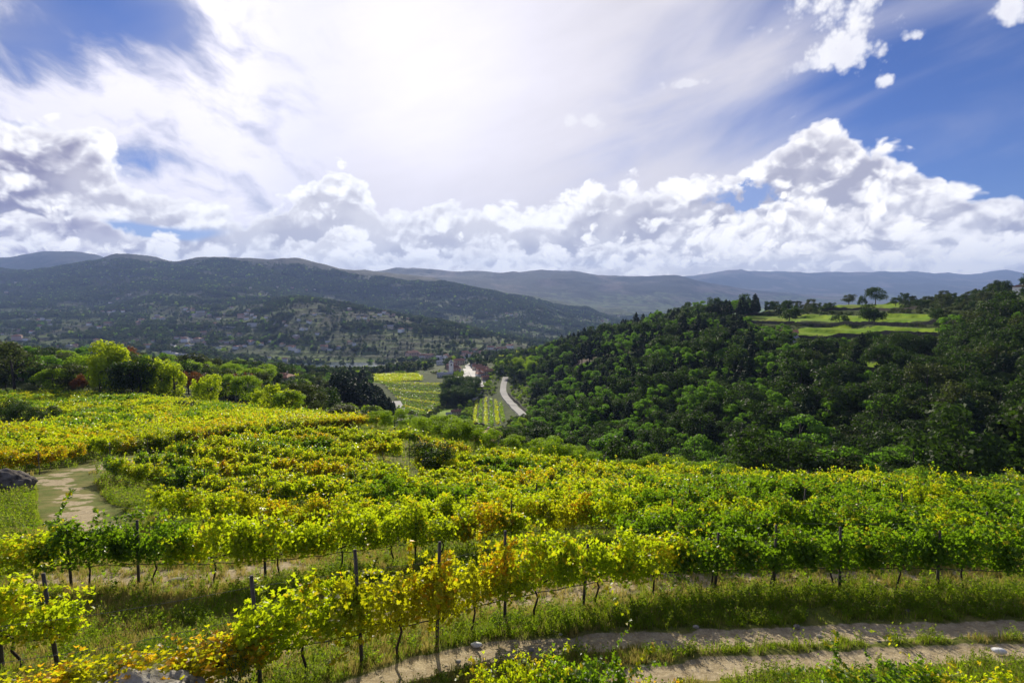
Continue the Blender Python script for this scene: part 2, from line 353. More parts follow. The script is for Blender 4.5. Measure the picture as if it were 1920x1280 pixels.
GARDEN = gp([(880, 800), (890, 745), (930, 740), (960, 770), (950, 805)], 150)
CLEAR = gp([(1066, 690), (1080, 674), (1115, 662), (1150, 656), (1200, 650), (1204, 655), (1165, 664), (1140, 662), (1110, 675), (1092, 680)], 150)
def ground():
    X = (GU[:, None] - 960) / 960 * GY[None]; Y = np.broadcast_to(GY[None], X.shape).copy(); Z = HG.copy()
    yb = np.arange(7.5, -40.1, -.5)                       # behind: the hill top the camera stands on
    Xb = np.repeat(((GU - 960) / 960 * 8.)[:, None], len(yb), 1); Yb = np.broadcast_to(yb[None], Xb.shape)
    Zb = H(Xb, Yb)
    X = np.concatenate([Xb[:, ::-1], X], 1); Y = np.concatenate([Yb[:, ::-1], Y], 1); Z = np.concatenate([Zb[:, ::-1], Z], 1)
    nu, ny = X.shape
    tr = np.minimum(seg_dist(X, Y, TRACKS[0]), seg_dist(X, Y, TRACKS[1])); trk = sstep(.46, .24, tr + (fbm(X * 1.7, Y * 1.7, 4, 21) - .5) * .42)
    Z -= .05 * trk * (Y < 30)
    dirt = np.maximum(trk, sstep(1.1, .2, seg_dist(X, Y, SAND) + (fbm(X * 1.2, Y * 1.2, 4, 22) - .5) * 1.6) * .75)
    dirt = np.maximum(dirt, sstep(1.3, .3, seg_dist(X, Y, SAND2) + (fbm(X, Y, 3, 23) - .5)) * .8)
    lane = np.maximum(sstep(1.9, 1.0, seg_dist(X, Y, LANE) + (fbm(X, Y, 3, 25) - .5) * 1.6), sstep(1.1, .3, seg_dist(X, Y, LANE2) + (fbm(X, Y, 3, 26) - .5) * 1.6))
    dirt = np.maximum(dirt, lane * (.25 + .75 * sstep(.42, .58, fbm(X * .9, Y * .9, 4, 27))))
    fld = np.zeros_like(X)
    wx, wy = X + (fbm(X / 9, Y / 9, 4, 51) - .5) * 14 , Y + (fbm(X / 12, Y / 12, 4, 52) - .5) * 26
    for f in FIELDS: fld = np.maximum(fld, in_poly(wx, wy, f).astype(float))
    for f in (VTOP, VFIELD2): fld = np.maximum(fld, in_poly(X, Y, f).astype(float))
    clr = in_poly(X, Y, CLEAR).astype(float)
    v = np.stack([X, Y, Z], -1).reshape(-1, 3)
    idx = np.arange(nu * ny).reshape(nu, ny)
    q = np.stack([idx[:-1, :-1], idx[1:, :-1], idx[1:, 1:], idx[:-1, 1:]], -1).reshape(-1, 4)
    me = bpy.data.meshes.new('ground'); me.vertices.add(len(v)); me.vertices.foreach_set('co', v.ravel())
    me.loops.add(q.size); me.loops.foreach_set('vertex_index', q.ravel()); me.polygons.add(len(q)); me.polygons.foreach_set('loop_start', np.arange(0, q.size, 4))
    me.update(calc_edges=True); me.polygons.foreach_set('use_smooth', np.ones(len(q), bool))
    for nme, a in (('dirt', dirt), ('field', fld), ('clearing', clr)):
        at = me.attributes.new(nme, 'FLOAT', 'POINT'); at.data.foreach_set('value', a.ravel().astype('f'))
    o = bpy.data.objects.new('ground', me); COL.objects.link(o); o['kind'] = 'structure'
    me.materials.append(ground_mat()); return o
def attr(nt, name):
    n = nt.nodes.new('ShaderNodeAttribute'); n.attribute_name = name; return S(nt, n.outputs['Fac'])
def newmat(name):
    m = bpy.data.materials.new(name); m.use_nodes = True; nt = m.node_tree
    return m, nt, nt.nodes['Principled BSDF']
def ground_mat():
    m, nt, bs = newmat('ground'); g = nt.nodes.new('ShaderNodeNewGeometry'); P = S(nt, g.outputs['Position'])
    sp = nt.nodes.new('ShaderNodeSeparateXYZ'); nt.links.new(P.k, sp.inputs[0]); x, y, z = (S(nt, sp.outputs[i]) for i in range(3))
    n1, n2, n3 = noise(nt, P, .9, 8, .6), noise(nt, P, 6., 6, .65), noise(nt, P, .12, 5, .55)
    grass = mixc(nt, n2.sm(.3, .7), (.045, .075, .010), (.11, .145, .022))
    grass = mixc(nt, n1.sm(.42, .66), grass, (.20, .165, .06))
    dirt = mixc(nt, n2.sm(.25, .75), (.32, .25, .14), (.60, .50, .32))
    n5 = noise(nt, P, 38., 5, .7); peb = voro(nt, P, 16., 0)
    dirt = mixc(nt, n5.sm(.3, .7) * .55, dirt, (.15, .11, .06)); dirt = mixc(nt, peb.sm(.18, .10), dirt, (.46, .42, .34))
    grass = mixc(nt, n5.sm(.35, .65) * .6, grass, (.20, .20, .04))
    near = mixc(nt, (attr(nt, 'dirt') + (n2 - .5) * .7).sm(.3, .62), grass, dirt)
    mid = mixc(nt, noise(nt, P, .35, 6, .7).sm(.35, .65), (.022, .038, .008), (.075, .10, .018))
    c = mixc(nt, y.sm(60, 160), near, mid)
    # far slopes: patchwork of woods, terraces and scrub
    fl = noise(nt, P, .004, 7, .6); pv = voro(nt, vmul(nt, P, (1, .55, .2)), .016, 0, out='Color')
    ps = nt.nodes.new('ShaderNodeSeparateColor'); nt.links.new(pv.k, ps.inputs[0]); p1 = S(nt, ps.outputs[0]); p2 = S(nt, ps.outputs[1])
    band = (z * .9 + noise(nt, P, .01, 3) * 6.).m('SINE')
    farm = mixc(nt, p1.sm(.2, .9), (.030, .048, .012), (.125, .175, .042))
    farm = mixc(nt, (p2.sm(.84, .9) * .5), farm, (.12, .105, .06))
    farm = mixc(nt, band.sm(.2, .9) * .55, farm, (.018, .022, .014))
    wood = mixc(nt, noise(nt, P, .05, 8, .7).sm(.35, .65), (.006, .010, .007), (.020, .027, .014))
    heath = mixc(nt, noise(nt, P, .012, 8, .65).sm(.4, .62), (.010, .011, .013), (.046, .034, .034))
    hf = (z / 420. + (fl - .5) * 2.4).sm(.45, .95)
    far = mixc(nt, (fl + (z + 60.) * .0020).sm(.46, .62), farm, wood)
    far = mixc(nt, hf * .75, far, heath)
    pat = noise(nt, vmul(nt, P, (1, .5, 2.)), .0016, 8, .62)
    far = mixc(nt, pat.sm(.50, .64) * y.sm(5000, 7000) * .8, far, (.17, .12, .10))
    c = mixc(nt, y.sm(900, 1150), c, far)
    fd = mixc(nt, n3.sm(.3, .7), (.15, .27, .012), (.25, .34, .016))
    fd = mixc(nt, noise(nt, vmul(nt, P, (1, .4, 1)), .03, 6, .6).sm(.52, .72) * .75, fd, (.26, .22, .07))
    fd = mixc(nt, noise(nt, vmul(nt, P, (.5, 4., 1)), .8, 3, .6).sm(.4, .7) * .4, fd, (.09, .17, .01))
    c = mixc(nt, attr(nt, 'field').sm(.3, .7) * 1., c, fd)
    c = mixc(nt, attr(nt, 'clearing').sm(.3, .7), c, mixc(nt, noise(nt, P, .3, 8, .7).sm(.35, .65), (.03, .025, .016), (.12, .075, .05)))
    nt.links.new(c.k, bs.inputs['Base Color']); bs.inputs['Roughness'].default_value = .95; bs.inputs['Specular IOR Level'].default_value = .1
    bp = nt.nodes.new('ShaderNodeBump'); hgt = n2 * .05 + n1 * .08 + n5 * .018 * y.sm(40, 60, 1., 0.) + y.sm(900, 1500) * noise(nt, P, .03, 9, .7) * 30.
    nt.links.new(hgt.k, bp.inputs['Height']); bp.inputs['Distance'].default_value = 1.; bp.inputs['Strength'].default_value = .9
    nt.links.new(bp.outputs[0], bs.inputs['Normal'])
    return m
ground()
# ------------------------------------------------------------------ small helpers for things
def link(o, parent=None, **kw):
    COL.objects.link(o)
    if parent is not None: o.parent = parent
    for k, v in kw.items(): o[k] = v
    return o
def empty(name, loc, rz=0., label=None, cat=None, group=None, sc=1.):
    o = bpy.data.objects.new(name, None); o.location = loc; o.rotation_euler = (0, 0, rz); o.scale = (sc,) * 3 if not isinstance(sc, tuple) else sc
    o.empty_display_size = .2; link(o)
    if label: o['label'] = label
    if cat: o['category'] = cat
    if group: o['group'] = group
    return o
def child(name, me, parent, **kw): return link(bpy.data.objects.new(name, me), parent, **kw)
def mesh_np(name, verts, faces, mat, tint=None, smooth=False):
    """faces: list of index tuples or an (n,k) array"""
    me = bpy.data.meshes.new(name)
    if isinstance(faces, np.ndarray):
        k = faces.shape[1]; me.vertices.add(len(verts)); me.vertices.foreach_set('co', np.asarray(verts, 'f').ravel())
        me.loops.add(faces.size); me.loops.foreach_set('vertex_index', faces.ravel().astype('i')); me.polygons.add(len(faces)); me.polygons.foreach_set('loop_start', np.arange(0, faces.size, k))
        me.update(calc_edges=True)
    else: me.from_pydata([tuple(v) for v in verts], [], faces); me.update()
    if tint is not None:
        a = me.attributes.new('tint', 'FLOAT', 'POINT'); a.data.foreach_set('value', np.asarray(tint, 'f'))
    if smooth: me.polygons.foreach_set('use_smooth', np.ones(len(me.polygons), bool))
    for m in (mat if isinstance(mat, (list, tuple)) else [mat]): me.materials.append(m)
    return me
def tube(path, radii, sides=6):
    """rings of vertices along a path -> verts, faces"""
    V, F = [], []; P = [Vector(p) for p in path]
    for i, p in enumerate(P):
        d = (P[min(i + 1, len(P) - 1)] - P[max(i - 1, 0)]).normalized(); a = d.orthogonal().normalized(); b = d.cross(a)
        if i and a.dot(pa) < 0: a, b = -a, -b
        pa = a
        for k in range(sides):
            t = 2 * math.pi * k / sides; V.append(p + (a * math.cos(t) + b * math.sin(t)) * radii[i])
    for i in range(len(P) - 1):
        for k in range(sides):
            F.append((i * sides + k, i * sides + (k + 1) % sides, (i + 1) * sides + (k + 1) % sides, (i + 1) * sides + k))
    F.append(tuple(range(sides))[::-1]); F.append(tuple((len(P) - 1) * sides + k for k in range(sides)))
    return V, F
def join(parts):
    V, F = [], []
    for v, f in parts:
        n = len(V); V += list(v); F += [tuple(i + n for i in q) for q in f]
    return V, F
def scatter(name, pts, rots, scls, protos, which, kind='stuff'):
    """points -> instances of prototype objects (stuff nobody could count)"""
    me = bpy.data.meshes.new(name); me.vertices.add(len(pts)); me.vertices.foreach_set('co', np.asarray(pts, 'f').ravel())
    for nm, ty, a in (('r', 'FLOAT', rots), ('s', 'FLOAT', scls), ('w', 'INT', which)):
        at = me.attributes.new(nm, ty, 'POINT'); at.data.foreach_set('value', np.asarray(a, 'i' if ty == 'INT' else 'f'))
    o = link(bpy.data.objects.new(name, me), kind=kind)
    pc = bpy.data.collections.new('protos_' + name)
    for i, p in enumerate(protos):
        q = bpy.data.objects.new('%s_%02d' % (name, i), p); pc.objects.link(q)
    ng = bpy.data.node_groups.new('scatter_' + name, 'GeometryNodeTree')
    ng.interface.new_socket('Geometry', in_out='INPUT', socket_type='NodeSocketGeometry'); ng.interface.new_socket('Geometry', in_out='OUTPUT', socket_type='NodeSocketGeometry')
    N = ng.nodes.new; L = ng.links.new
    gi, go, ci, ip = N('NodeGroupInput'), N('NodeGroupOutput'), N('GeometryNodeCollectionInfo'), N('GeometryNodeInstanceOnPoints')
    ci.inputs['Collection'].default_value = pc; ci.inputs['Separate Children'].default_value = True; ci.inputs['Reset Children'].default_value = True
    def na(nm, ty):
        n = N('GeometryNodeInputNamedAttribute'); n.data_type = ty; n.inputs['Name'].default_value = nm; return n.outputs['Attribute']
    L(gi.outputs[0], ip.inputs['Points']); L(ci.outputs[0], ip.inputs['Instance']); ip.inputs['Pick Instance'].default_value = True
    L(na('w', 'INT'), ip.inputs['Instance Index'])
    cx = N('ShaderNodeCombineXYZ'); L(na('r', 'FLOAT'), cx.inputs[2]); L(cx.outputs[0], ip.inputs['Rotation'])
    L(na('s', 'FLOAT'), ip.inputs['Scale']); L(ip.outputs[0], go.inputs[0])
    md = o.modifiers.new('scatter', 'NODES'); md.node_group = ng
    return o
ORD = 'first second third fourth fifth sixth seventh eighth ninth tenth eleventh twelfth thirteenth fourteenth fifteenth sixteenth seventeenth eighteenth nineteenth twentieth'.split()
def ordn(i):
    if i < 20: return ORD[i]
    t, o_ = divmod(i + 1, 10)
    tens = ['', '', 'twent', 'thirt', 'fort', 'fift', 'sixt', 'sevent', 'eight', 'ninet']
    return (tens[t] + 'ieth') if o_ == 0 else tens[t] + 'y-' + ORD[o_ - 1]

# ------------------------------------------------------------------ foliage
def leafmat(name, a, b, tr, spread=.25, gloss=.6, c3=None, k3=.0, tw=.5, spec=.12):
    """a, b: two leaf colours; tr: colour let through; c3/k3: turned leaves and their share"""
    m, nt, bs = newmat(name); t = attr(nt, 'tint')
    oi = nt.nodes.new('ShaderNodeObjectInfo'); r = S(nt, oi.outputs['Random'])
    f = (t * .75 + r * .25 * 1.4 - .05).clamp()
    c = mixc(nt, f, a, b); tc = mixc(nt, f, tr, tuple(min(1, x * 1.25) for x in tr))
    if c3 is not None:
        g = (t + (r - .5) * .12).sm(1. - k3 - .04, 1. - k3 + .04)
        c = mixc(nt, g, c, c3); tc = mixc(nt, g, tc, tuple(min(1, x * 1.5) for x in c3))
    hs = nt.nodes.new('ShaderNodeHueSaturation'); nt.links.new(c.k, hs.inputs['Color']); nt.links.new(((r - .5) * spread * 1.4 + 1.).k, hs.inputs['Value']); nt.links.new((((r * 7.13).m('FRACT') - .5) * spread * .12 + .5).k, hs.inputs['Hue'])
    nt.links.new(hs.outputs[0], bs.inputs['Base Color']); bs.inputs['Roughness'].default_value = gloss; bs.inputs['Specular IOR Level'].default_value = spec
    tl = nt.nodes.new('ShaderNodeBsdfTranslucent'); nt.links.new(tc.k, tl.inputs[0])
    mx = nt.nodes.new('ShaderNodeMixShader'); mx.inputs[0].default_value = tw; nt.links.new(bs.outputs[0], mx.inputs[1]); nt.links.new(tl.outputs[0], mx.inputs[2])
    nt.links.new(mx.outputs[0], nt.nodes['Material Output'].inputs[0]); return m
def barkmat(name, a, b, sc=8.):
    m, nt, bs = newmat(name); tc = nt.nodes.new('ShaderNodeTexCoord'); P = S(nt, tc.outputs['Object'])
    n = noise(nt, vmul(nt, P, (1, 1, .25)), sc, 6, .65); c = mixc(nt, n.sm(.3, .7), a, b); nt.links.new(c.k, bs.inputs['Base Color']); bs.inputs['Roughness'].default_value = .9
    bp = nt.nodes.new('ShaderNodeBump'); nt.links.new(n.k, bp.inputs['Height']); bp.inputs['Strength'].default_value = .6; bp.inputs['Distance'].default_value = .02; nt.links.new(bp.outputs[0], bs.inputs['Normal']); return m
BARK = barkmat('bark', (.030, .024, .018), (.10, .08, .06)); VBARK = barkmat('vine_bark', (.020, .014, .010), (.075, .050, .034), 20.)
POSTM = barkmat('post_wood', (.040, .032, .026), (.13, .11, .09), 14.)
M_OAK = leafmat('oak_leaves', (.012, .023, .005), (.032, .052, .009), (.065, .13, .010), tw=.32)
M_PINE = leafmat('pine_needles', (.010, .022, .009), (.024, .042, .015), (.025, .055, .012), tw=.22, spread=.35)
M_ACACIA = leafmat('acacia_leaves', (.038, .078, .010), (.09, .15, .022), (.20, .42, .02), tw=.45)
M_POPLAR = leafmat('poplar_leaves', (.13, .20, .012), (.24, .29, .016), (.62, .74, .012), tw=.55)
M_OLIVE = leafmat('olive_scrub_leaves', (.024, .034, .010), (.052, .062, .018), (.09, .125, .02), tw=.36)
M_RUST = leafmat('rust_leaves', (.065, .030, .012), (.13, .055, .018), (.22, .08, .015), tw=.4)
M_FRUIT = leafmat('orchard_leaves', (.055, .10, .008), (.12, .18, .012), (.34, .52, .012), tw=.5)
def cards(C, N, s, aspect=.62, jit=.5):
    """one small bent leaf clump per centre: 4 vertices, 1 quad"""
    n = len(C); N = N + rng.normal(0, jit, (n, 3)); N /= np.linalg.norm(N, axis=1)[:, None] + 1e-9
    a = np.cross(N, rng.normal(0, 1, (n, 3))); a /= np.linalg.norm(a, axis=1)[:, None] + 1e-9; b = np.cross(N, a)
    s = np.asarray(s).reshape(-1, 1) * np.ones((n, 1))
    V = np.stack([C - a * s, C + b * s * aspect + N * s * .22, C + a * s, C - b * s * aspect + N * s * .22], 1).reshape(-1, 3)
    return V, np.arange(4 * n).reshape(n, 4)
def crown_points(lobes, n, shell=.28, up=.25):
    w = np.array([l[3] ** 2 for l in lobes]); k = rng.choice(len(lobes), n, p=w / w.sum())
    L = np.array([l[:3] for l in lobes])[k]; Rr = np.array([l[3] for l in lobes])[k]; fl = np.array([l[4] if len(l) > 4 else .8 for l in lobes])[k]
    d = rng.normal(0, 1, (n, 3)); d[:, 2] += up; d /= np.linalg.norm(d, axis=1)[:, None]
    r = Rr * (1 - np.abs(rng.normal(0, shell, n)).clip(0, .9) + rng.normal(0, .05, n))
    P = L + d * r[:, None] * np.stack([np.ones(n), np.ones(n), fl], 1)
    return P, d
def trunk_geo(h, r, limbs, rs, lean=.03):
    parts = [tube([(0, 0, -.6), (r * .2, 0, h * .3), (lean * h, r * .4, h * .62), (lean * h * 1.3, 0, h * .95)], [r * 1.35, r, r * .7, r * .15], 7)]
    for i in range(limbs):
        a = i * 2.4 + rs.random(); z0 = h * (.28 + .45 * i / max(limbs, 1)); l = h * (.42 - .2 * i / max(limbs, 1))
        p0 = (lean * z0, 0, z0); p1 = (math.cos(a) * l * .5, math.sin(a) * l * .5, z0 + l * .30); p2 = (math.cos(a) * l, math.sin(a) * l, z0 + l * .75)
        parts.append(tube([p0, p1, p2], [r * .42, r * .28, r * .08], 5))
    return join(parts)
def tree_proto(kind, n, size, seed):
    rs = random.Random(seed); lob = []
    if kind == 'broad':
        h, w = 1.0, .52
        for i in range(20):
            a = rs.random() * 6.283; z = .32 + .60 * rs.random(); q = math.sqrt(max(0, 1 - ((z - .55) / .50) ** 2)) * w * (.35 + .55 * rs.random())
            lob.append((math.cos(a) * q, math.sin(a) * q, z, .13 + .09 * rs.random(), .8))
        limbs = 6
    elif kind == 'acacia':
        for i in range(26):
            a = rs.random() * 6.283; z = .30 + .64 * rs.random(); q = math.sqrt(max(0, 1 - ((z - .5) / .55) ** 2)) * .50 * (.3 + .7 * rs.random())
            lob.append((math.cos(a) * q, math.sin(a) * q, z, .07 + .07 * rs.random(), .6))
        limbs = 7
    elif kind == 'poplar':
        for i in range(30):
            z = .10 + .82 * i / 30.; a = rs.random() * 6.283; q = .25 * math.sin(min(1, z / .45) * 1.57) * (1.12 - z) ** .6 * (.4 + .7 * rs.random())
            lob.append((math.cos(a) * q * 1.15, math.sin(a) * q * 1.15, z, .045 + .045 * rs.random(), 2.1))
        limbs = 6
    elif kind == 'pine':
        for i in range(24):
            z = .28 + .70 * i / 24.; a = i * 2.4 + rs.random(); q = .21 * (1.06 - z) ** .55 * (.5 + .6 * rs.random())
            lob.append((math.cos(a) * q, math.sin(a) * q, z - .02, .05 + .075 * (1.1 - z), .55))
        lob.append((0, 0, .97, .045, 1.6)); limbs = 5
    elif kind == 'stone_pine':
        for i in range(16):
            a = rs.random() * 6.283; q = .42 * math.sqrt(rs.random()); lob.append((math.cos(a) * q, math.sin(a) * q, .80 + .1 * rs.random() - q * .15, .12, .6))
        limbs = 5
    else:   # bush
        for i in range(12):
            a = rs.random() * 6.283; q = .55 * math.sqrt(rs.random()); z = .15 + .6 * rs.random() * (1 - q * .6)
            lob.append((math.cos(a) * q, math.sin(a) * q, z, .17 + .12 * rs.random(), .9))
        limbs = 3
    P, d = crown_points(lob, n); P[:, 2] = np.maximum(P[:, 2], .02)
    V, F = cards(P, d, size * rng.uniform(.6, 1.25, n))
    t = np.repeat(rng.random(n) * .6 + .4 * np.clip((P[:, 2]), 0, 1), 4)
    TV, TF = trunk_geo(.9 if kind != 'bush' else .5, .022 if kind != 'bush' else .02, limbs, rs)
    return (V, F, t), (TV, TF)
PROTO = {}
def make_protos():
    spec = {'oak': ('broad', M_OAK, 2600, .030, 4), 'pine': ('pine', M_PINE, 2400, .026, 4), 'acacia': ('acacia', M_ACACIA, 3000, .024, 4), 'poplar': ('poplar', M_POPLAR, 2900, .024, 3),
            'scrub': ('bush', M_OLIVE, 1300, .045, 3), 'darkbush': ('bush', M_OAK, 1300, .045, 2), 'rust': ('broad', M_RUST, 2400, .028, 2), 'fruit': ('broad', M_FRUIT, 5200, .021, 3),
            'stonepine': ('stone_pine', M_PINE, 2200, .028, 1), 'olive': ('broad', M_OLIVE, 2600, .028, 2), 'limebush': ('bush', M_FRUIT, 1500, .040, 2), 'bigoak': ('broad', M_OAK, 7000, .018, 2)}
    for k, (kind, mat, n, s, nv) in spec.items():
        PROTO[k] = []
        for i in range(nv):
            (V, F, t), (TV, TF) = tree_proto(kind, n, s, sum(map(ord, k)) * 10 + i)
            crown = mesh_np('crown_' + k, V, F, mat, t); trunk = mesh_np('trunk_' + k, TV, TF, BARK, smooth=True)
            PROTO[k].append((trunk, crown))
    # light versions for the woods beyond
    for k, (kind, mat, n, s, nv) in spec.items():
        PROTO['far_' + k] = []
        for i in range(2):
            (V, F, t), _ = tree_proto(kind, 420, s * 2.3, 999 + i + len(k)); PROTO['far_' + k].append(mesh_np('far_' + k, V, F, mat, t))
make_protos()
def joined(k, i):
    tr, cr = PROTO[k][i]; nm = 'joined_%s_%d' % (k, i)
    if nm in bpy.data.meshes: return bpy.data.meshes[nm]
    bm = bmesh.new(); bm.from_mesh(cr)
    for f in bm.faces: f.material_index = 0
    n = len(bm.faces); bm.from_mesh(tr); bm.faces.ensure_lookup_table()
    for f in bm.faces[n:]: f.material_index = 1
    me = bpy.data.meshes.new(nm); bm.to_mesh(me); bm.free(); me.materials.append(cr.materials[0]); me.materials.append(BARK); return me
KINDNAME = {'oak': ('broadleaf_tree', 'dark green broadleaf tree'), 'bigoak': ('broadleaf_tree', 'large dark broadleaf tree'), 'pine': ('pine_tree', 'narrow dark pine'), 'acacia': ('acacia_tree', 'fresh green feathery tree'), 'poplar': ('poplar_tree', 'bright lime-yellow poplar'),
            'scrub': ('scrub_bush', 'olive-brown scrub bush'), 'darkbush': ('round_bush', 'dark rounded bush'), 'rust': ('broadleaf_tree', 'rust-brown leafed tree'), 'fruit': ('orchard_tree', 'bright green orchard tree'), 'stonepine': ('umbrella_pine', 'flat-topped umbrella pine'),
            'olive': ('olive_tree', 'dull olive-green tree'), 'limebush': ('garden_bush', 'bright lime green bush')}
TREES = []      # dicts: k, x, y, h, w, zone
_cells = {}
def free(x, y, d):
    c = (int(x // 6), int(y // 6))
    for i in (-1, 0, 1):
        for j in (-1, 0, 1):
            for (a, b, r) in _cells.get((c[0] + i, c[1] + j), ()):
                if (a - x) ** 2 + (b - y) ** 2 < ((d + r) * .5) ** 2: return False
    return True
def add_tree(k, x, y, h, zone, w=1., force=False, gap=None):
    d = gap if gap is not None else h * .55
    if not force and not free(x, y, d): return False
    _cells.setdefault((int(x // 6), int(y // 6)), []).append((x, y, d)); TREES.append(dict(k=k, x=x, y=y, h=h, w=w, zone=zone, force=force)); return True
def at(u, Y): return (u - 960) / 960 * Y
OPEN = FIELDS + [VFIELD, VFIELD2, GARDEN, CLEAR]
ROAD1 = gp([(948, 708), (944, 722), (943, 735), (950, 748), (962, 760), (974, 772), (984, 782)], 200)
def is_open(x, y):
    X, Y = np.array([x]), np.array([y])
    if any(in_poly(X, Y, p)[0] for p in OPEN): return True
    if seg_dist(X, Y, ROAD1)[0] < 7: return True
    return False
KEEP_PX = [(760, 700, 960, 712), (835, 660, 925, 728), (936, 706, 988, 782), (745, 770, 764, 788), (846, 764, 868, 778), (515, 708, 545, 722), (350, 704, 380, 716), (443, 738, 478, 752), (896, 806, 932, 822), (764, 660, 812, 672), (815, 668, 840, 684), (1460, 622, 1500, 636), (575, 682, 690, 696), (1896, 526, 1920, 548), (30, 700, 70, 708)]
def blocks_view(x, y, h, k):
    z = float(H(x, y))
    for f, o_ in ((.55, 0), (.95, 0), (.7, -.4), (.7, .4)):
        u, v = project(x + h * o_, y, z + h * f)
        if not (0 < u < 1920): return False
        for (a, b, c, d) in KEEP_PX[1:]:
            if a < u < c and b < v < d: return True
        p = cast(u, v)
        if p is not None and p.y > y and any(in_poly(np.array([p.x]), np.array([p.y]), q)[0] for q in OPEN): return True
    return False
def region(n, u0, u1, ya, yb, kinds, hr, zone, cond=None, gapk=.55):
    ks, ws = zip(*kinds)
    for _ in range(n):
        u = rnd.uniform(u0, u1); t = rnd.random(); Y = math.sqrt(ya * ya + t * (yb * yb - ya * ya)); x = at(u, Y)
        if cond and not cond(u, Y): continue
        if is_open(x, Y): continue
        if zone not in ('left wood', 'dark copse', 'copse') and not free(x, Y, 1.): continue
        k = rnd.choices(ks, ws)[0]; h = rnd.uniform(*hr)
        if k in ('scrub', 'darkbush', 'limebush'): h *= .42
        else: h *= rnd.choice([.72, .9, 1, 1.05, 1.35])
        if k == 'pine': h *= 1.1
        gp_ = h * gapk if k not in ('scrub', 'darkbush', 'limebush') else h * 1.1
        if not free(x, Y, gp_) or (zone in CHECK and blocks_view(x, Y, h, k)): continue
        add_tree(k, x, Y, h, zone, rnd.uniform(.85, 1.25), gap=h * gapk if k not in ('scrub', 'darkbush', 'limebush') else h * 1.1)
CHECK = {'valley side', 'pine stand', 'valley floor', 'behind village', 'pine slope', 'scrub hill', 'crest', 'dark wood', 'copse', 'left wood', 'scrub bank'}
def edgeY(u): return float(np.interp(u, [-500, 0, 250, 400, 560, 690, 770, 850, 950, 1050, 1240, 1420, 1700, 2500], [130, 128, 120, 106, 92, 80, 73, 65, 61, 56, 48, 44, 42, 42]))
# single trees the photograph shows
def at_px(k, u, v, h, Y, zone, w=1.): add_tree(k, at(u, Y), Y, h, zone, w, force=True)
for a in (('poplar', 196, 745, 14.0, 138, 1.25), ('poplar', 178, 748, 10.5, 134, 1.2), ('poplar', 216, 745, 12, 140, 1.2), ('poplar', 268, 750, 10.8, 134, 1.3), ('poplar', 295, 752, 10.2, 134, 1.3), ('poplar', 318, 752, 9.6, 133, 1.2), ('poplar', 385, 768, 8., 118, 1.4), ('poplar', 365, 768, 6.5, 120, 1.3),
          ('oak', 255, 755, 10., 131, 1.25), ('oak', 238, 755, 9., 130, 1.2), ('rust', 143, 745, 5.5, 133, .8), ('rust', 345, 735, 7.5, 150, .9), ('olive', 15, 745, 14, 140, 1.1), ('acacia', 60, 745, 11, 150, 1.1), ('fruit', 88, 745, 7, 134, 1.2), ('olive', 108, 745, 8, 136, 1.3),
          ('poplar', 505, 790, 6.5, 100, 1.4), ('poplar', 540, 790, 6., 99, 1.4), ('fruit', 530, 795, 5., 97, 1.3), ('poplar', 478, 785, 5.5, 106, 1.3)): at_px(*a[:4], a[4], 'left', a[5])
for u, h, Y, k, w in ((25, 3.8, 78, 'bigoak', 1.3), (60, 3.4, 76, 'bigoak', 1.3), (-15, 4.2, 80, 'bigoak', 1.2), (150, 2.6, 86, 'darkbush', 1.6), (170, 2.4, 85, 'darkbush', 1.7), (135, 2.5, 87, 'darkbush', 1.4), (330, 3.0, 96, 'scrub', 1.5), (300, 2., 80, 'rust', 1.4)): at_px(k, u, 0, h, Y, 'left block', w)
for u, h, Y, k, w in ((808, 5.2, 43, 'bigoak', 1.35), (640, 5.8, 93, 'olive', 1.9), (616, 5., 95, 'olive', 1.7), (700, 5, 84, 'fruit', 1.3), (690, 7, 100, 'oak', 1.3), (735, 6, 84, 'fruit', 1.3),
                      (830, 7., 72, 'fruit', 1.35), (858, 6.5, 69, 'fruit', 1.4), (890, 6., 68, 'fruit', 1.2), (800, 6., 76, 'fruit', 1.3), (785, 5, 80, 'fruit', 1.2), (916, 5.5, 66, 'fruit', 1.2), (960, 9.5, 96, 'bigoak', 1.25), (1000, 9., 92, 'bigoak', 1.2), (940, 8., 92, 'oak', 1.2),
                      (1040, 6.0, 61, 'fruit', 1.3), (1010, 5.0, 63, 'fruit', 1.3), (1075, 5.2, 60, 'fruit', 1.2), (965, 4.6, 64, 'fruit', 1.4), (1110, 4.6, 58, 'fruit', 1.3), (1135, 4.2, 56, 'acacia', 1.3),
                      (1240, 4.6, 52, 'fruit', 1.5), (1280, 4.8, 51, 'fruit', 1.5), (1320, 4.3, 49, 'fruit', 1.5), (1360, 4.4, 50, 'fruit', 1.4), (1200, 3.8, 53, 'fruit', 1.4), (1165, 3.4, 54, 'olive', 1.5),
                      (1690, 5.2, 48, 'acacia', 1.2), (1740, 5.2, 47, 'fruit', 1.3), (1775, 4.6, 46, 'acacia', 1.4), (1720, 4.2, 45, 'fruit', 1.3), (1830, 4.2, 48, 'olive', 1.3), (1890, 5., 49, 'acacia', 1.2), (1930, 5.5, 50, 'acacia', 1.2), (1660, 4., 47, 'fruit', 1.1)):
    h = 3.1 if u == 808 else h * .58
    at_px(k, u, 0, h, Y, 'terrace edge', w)
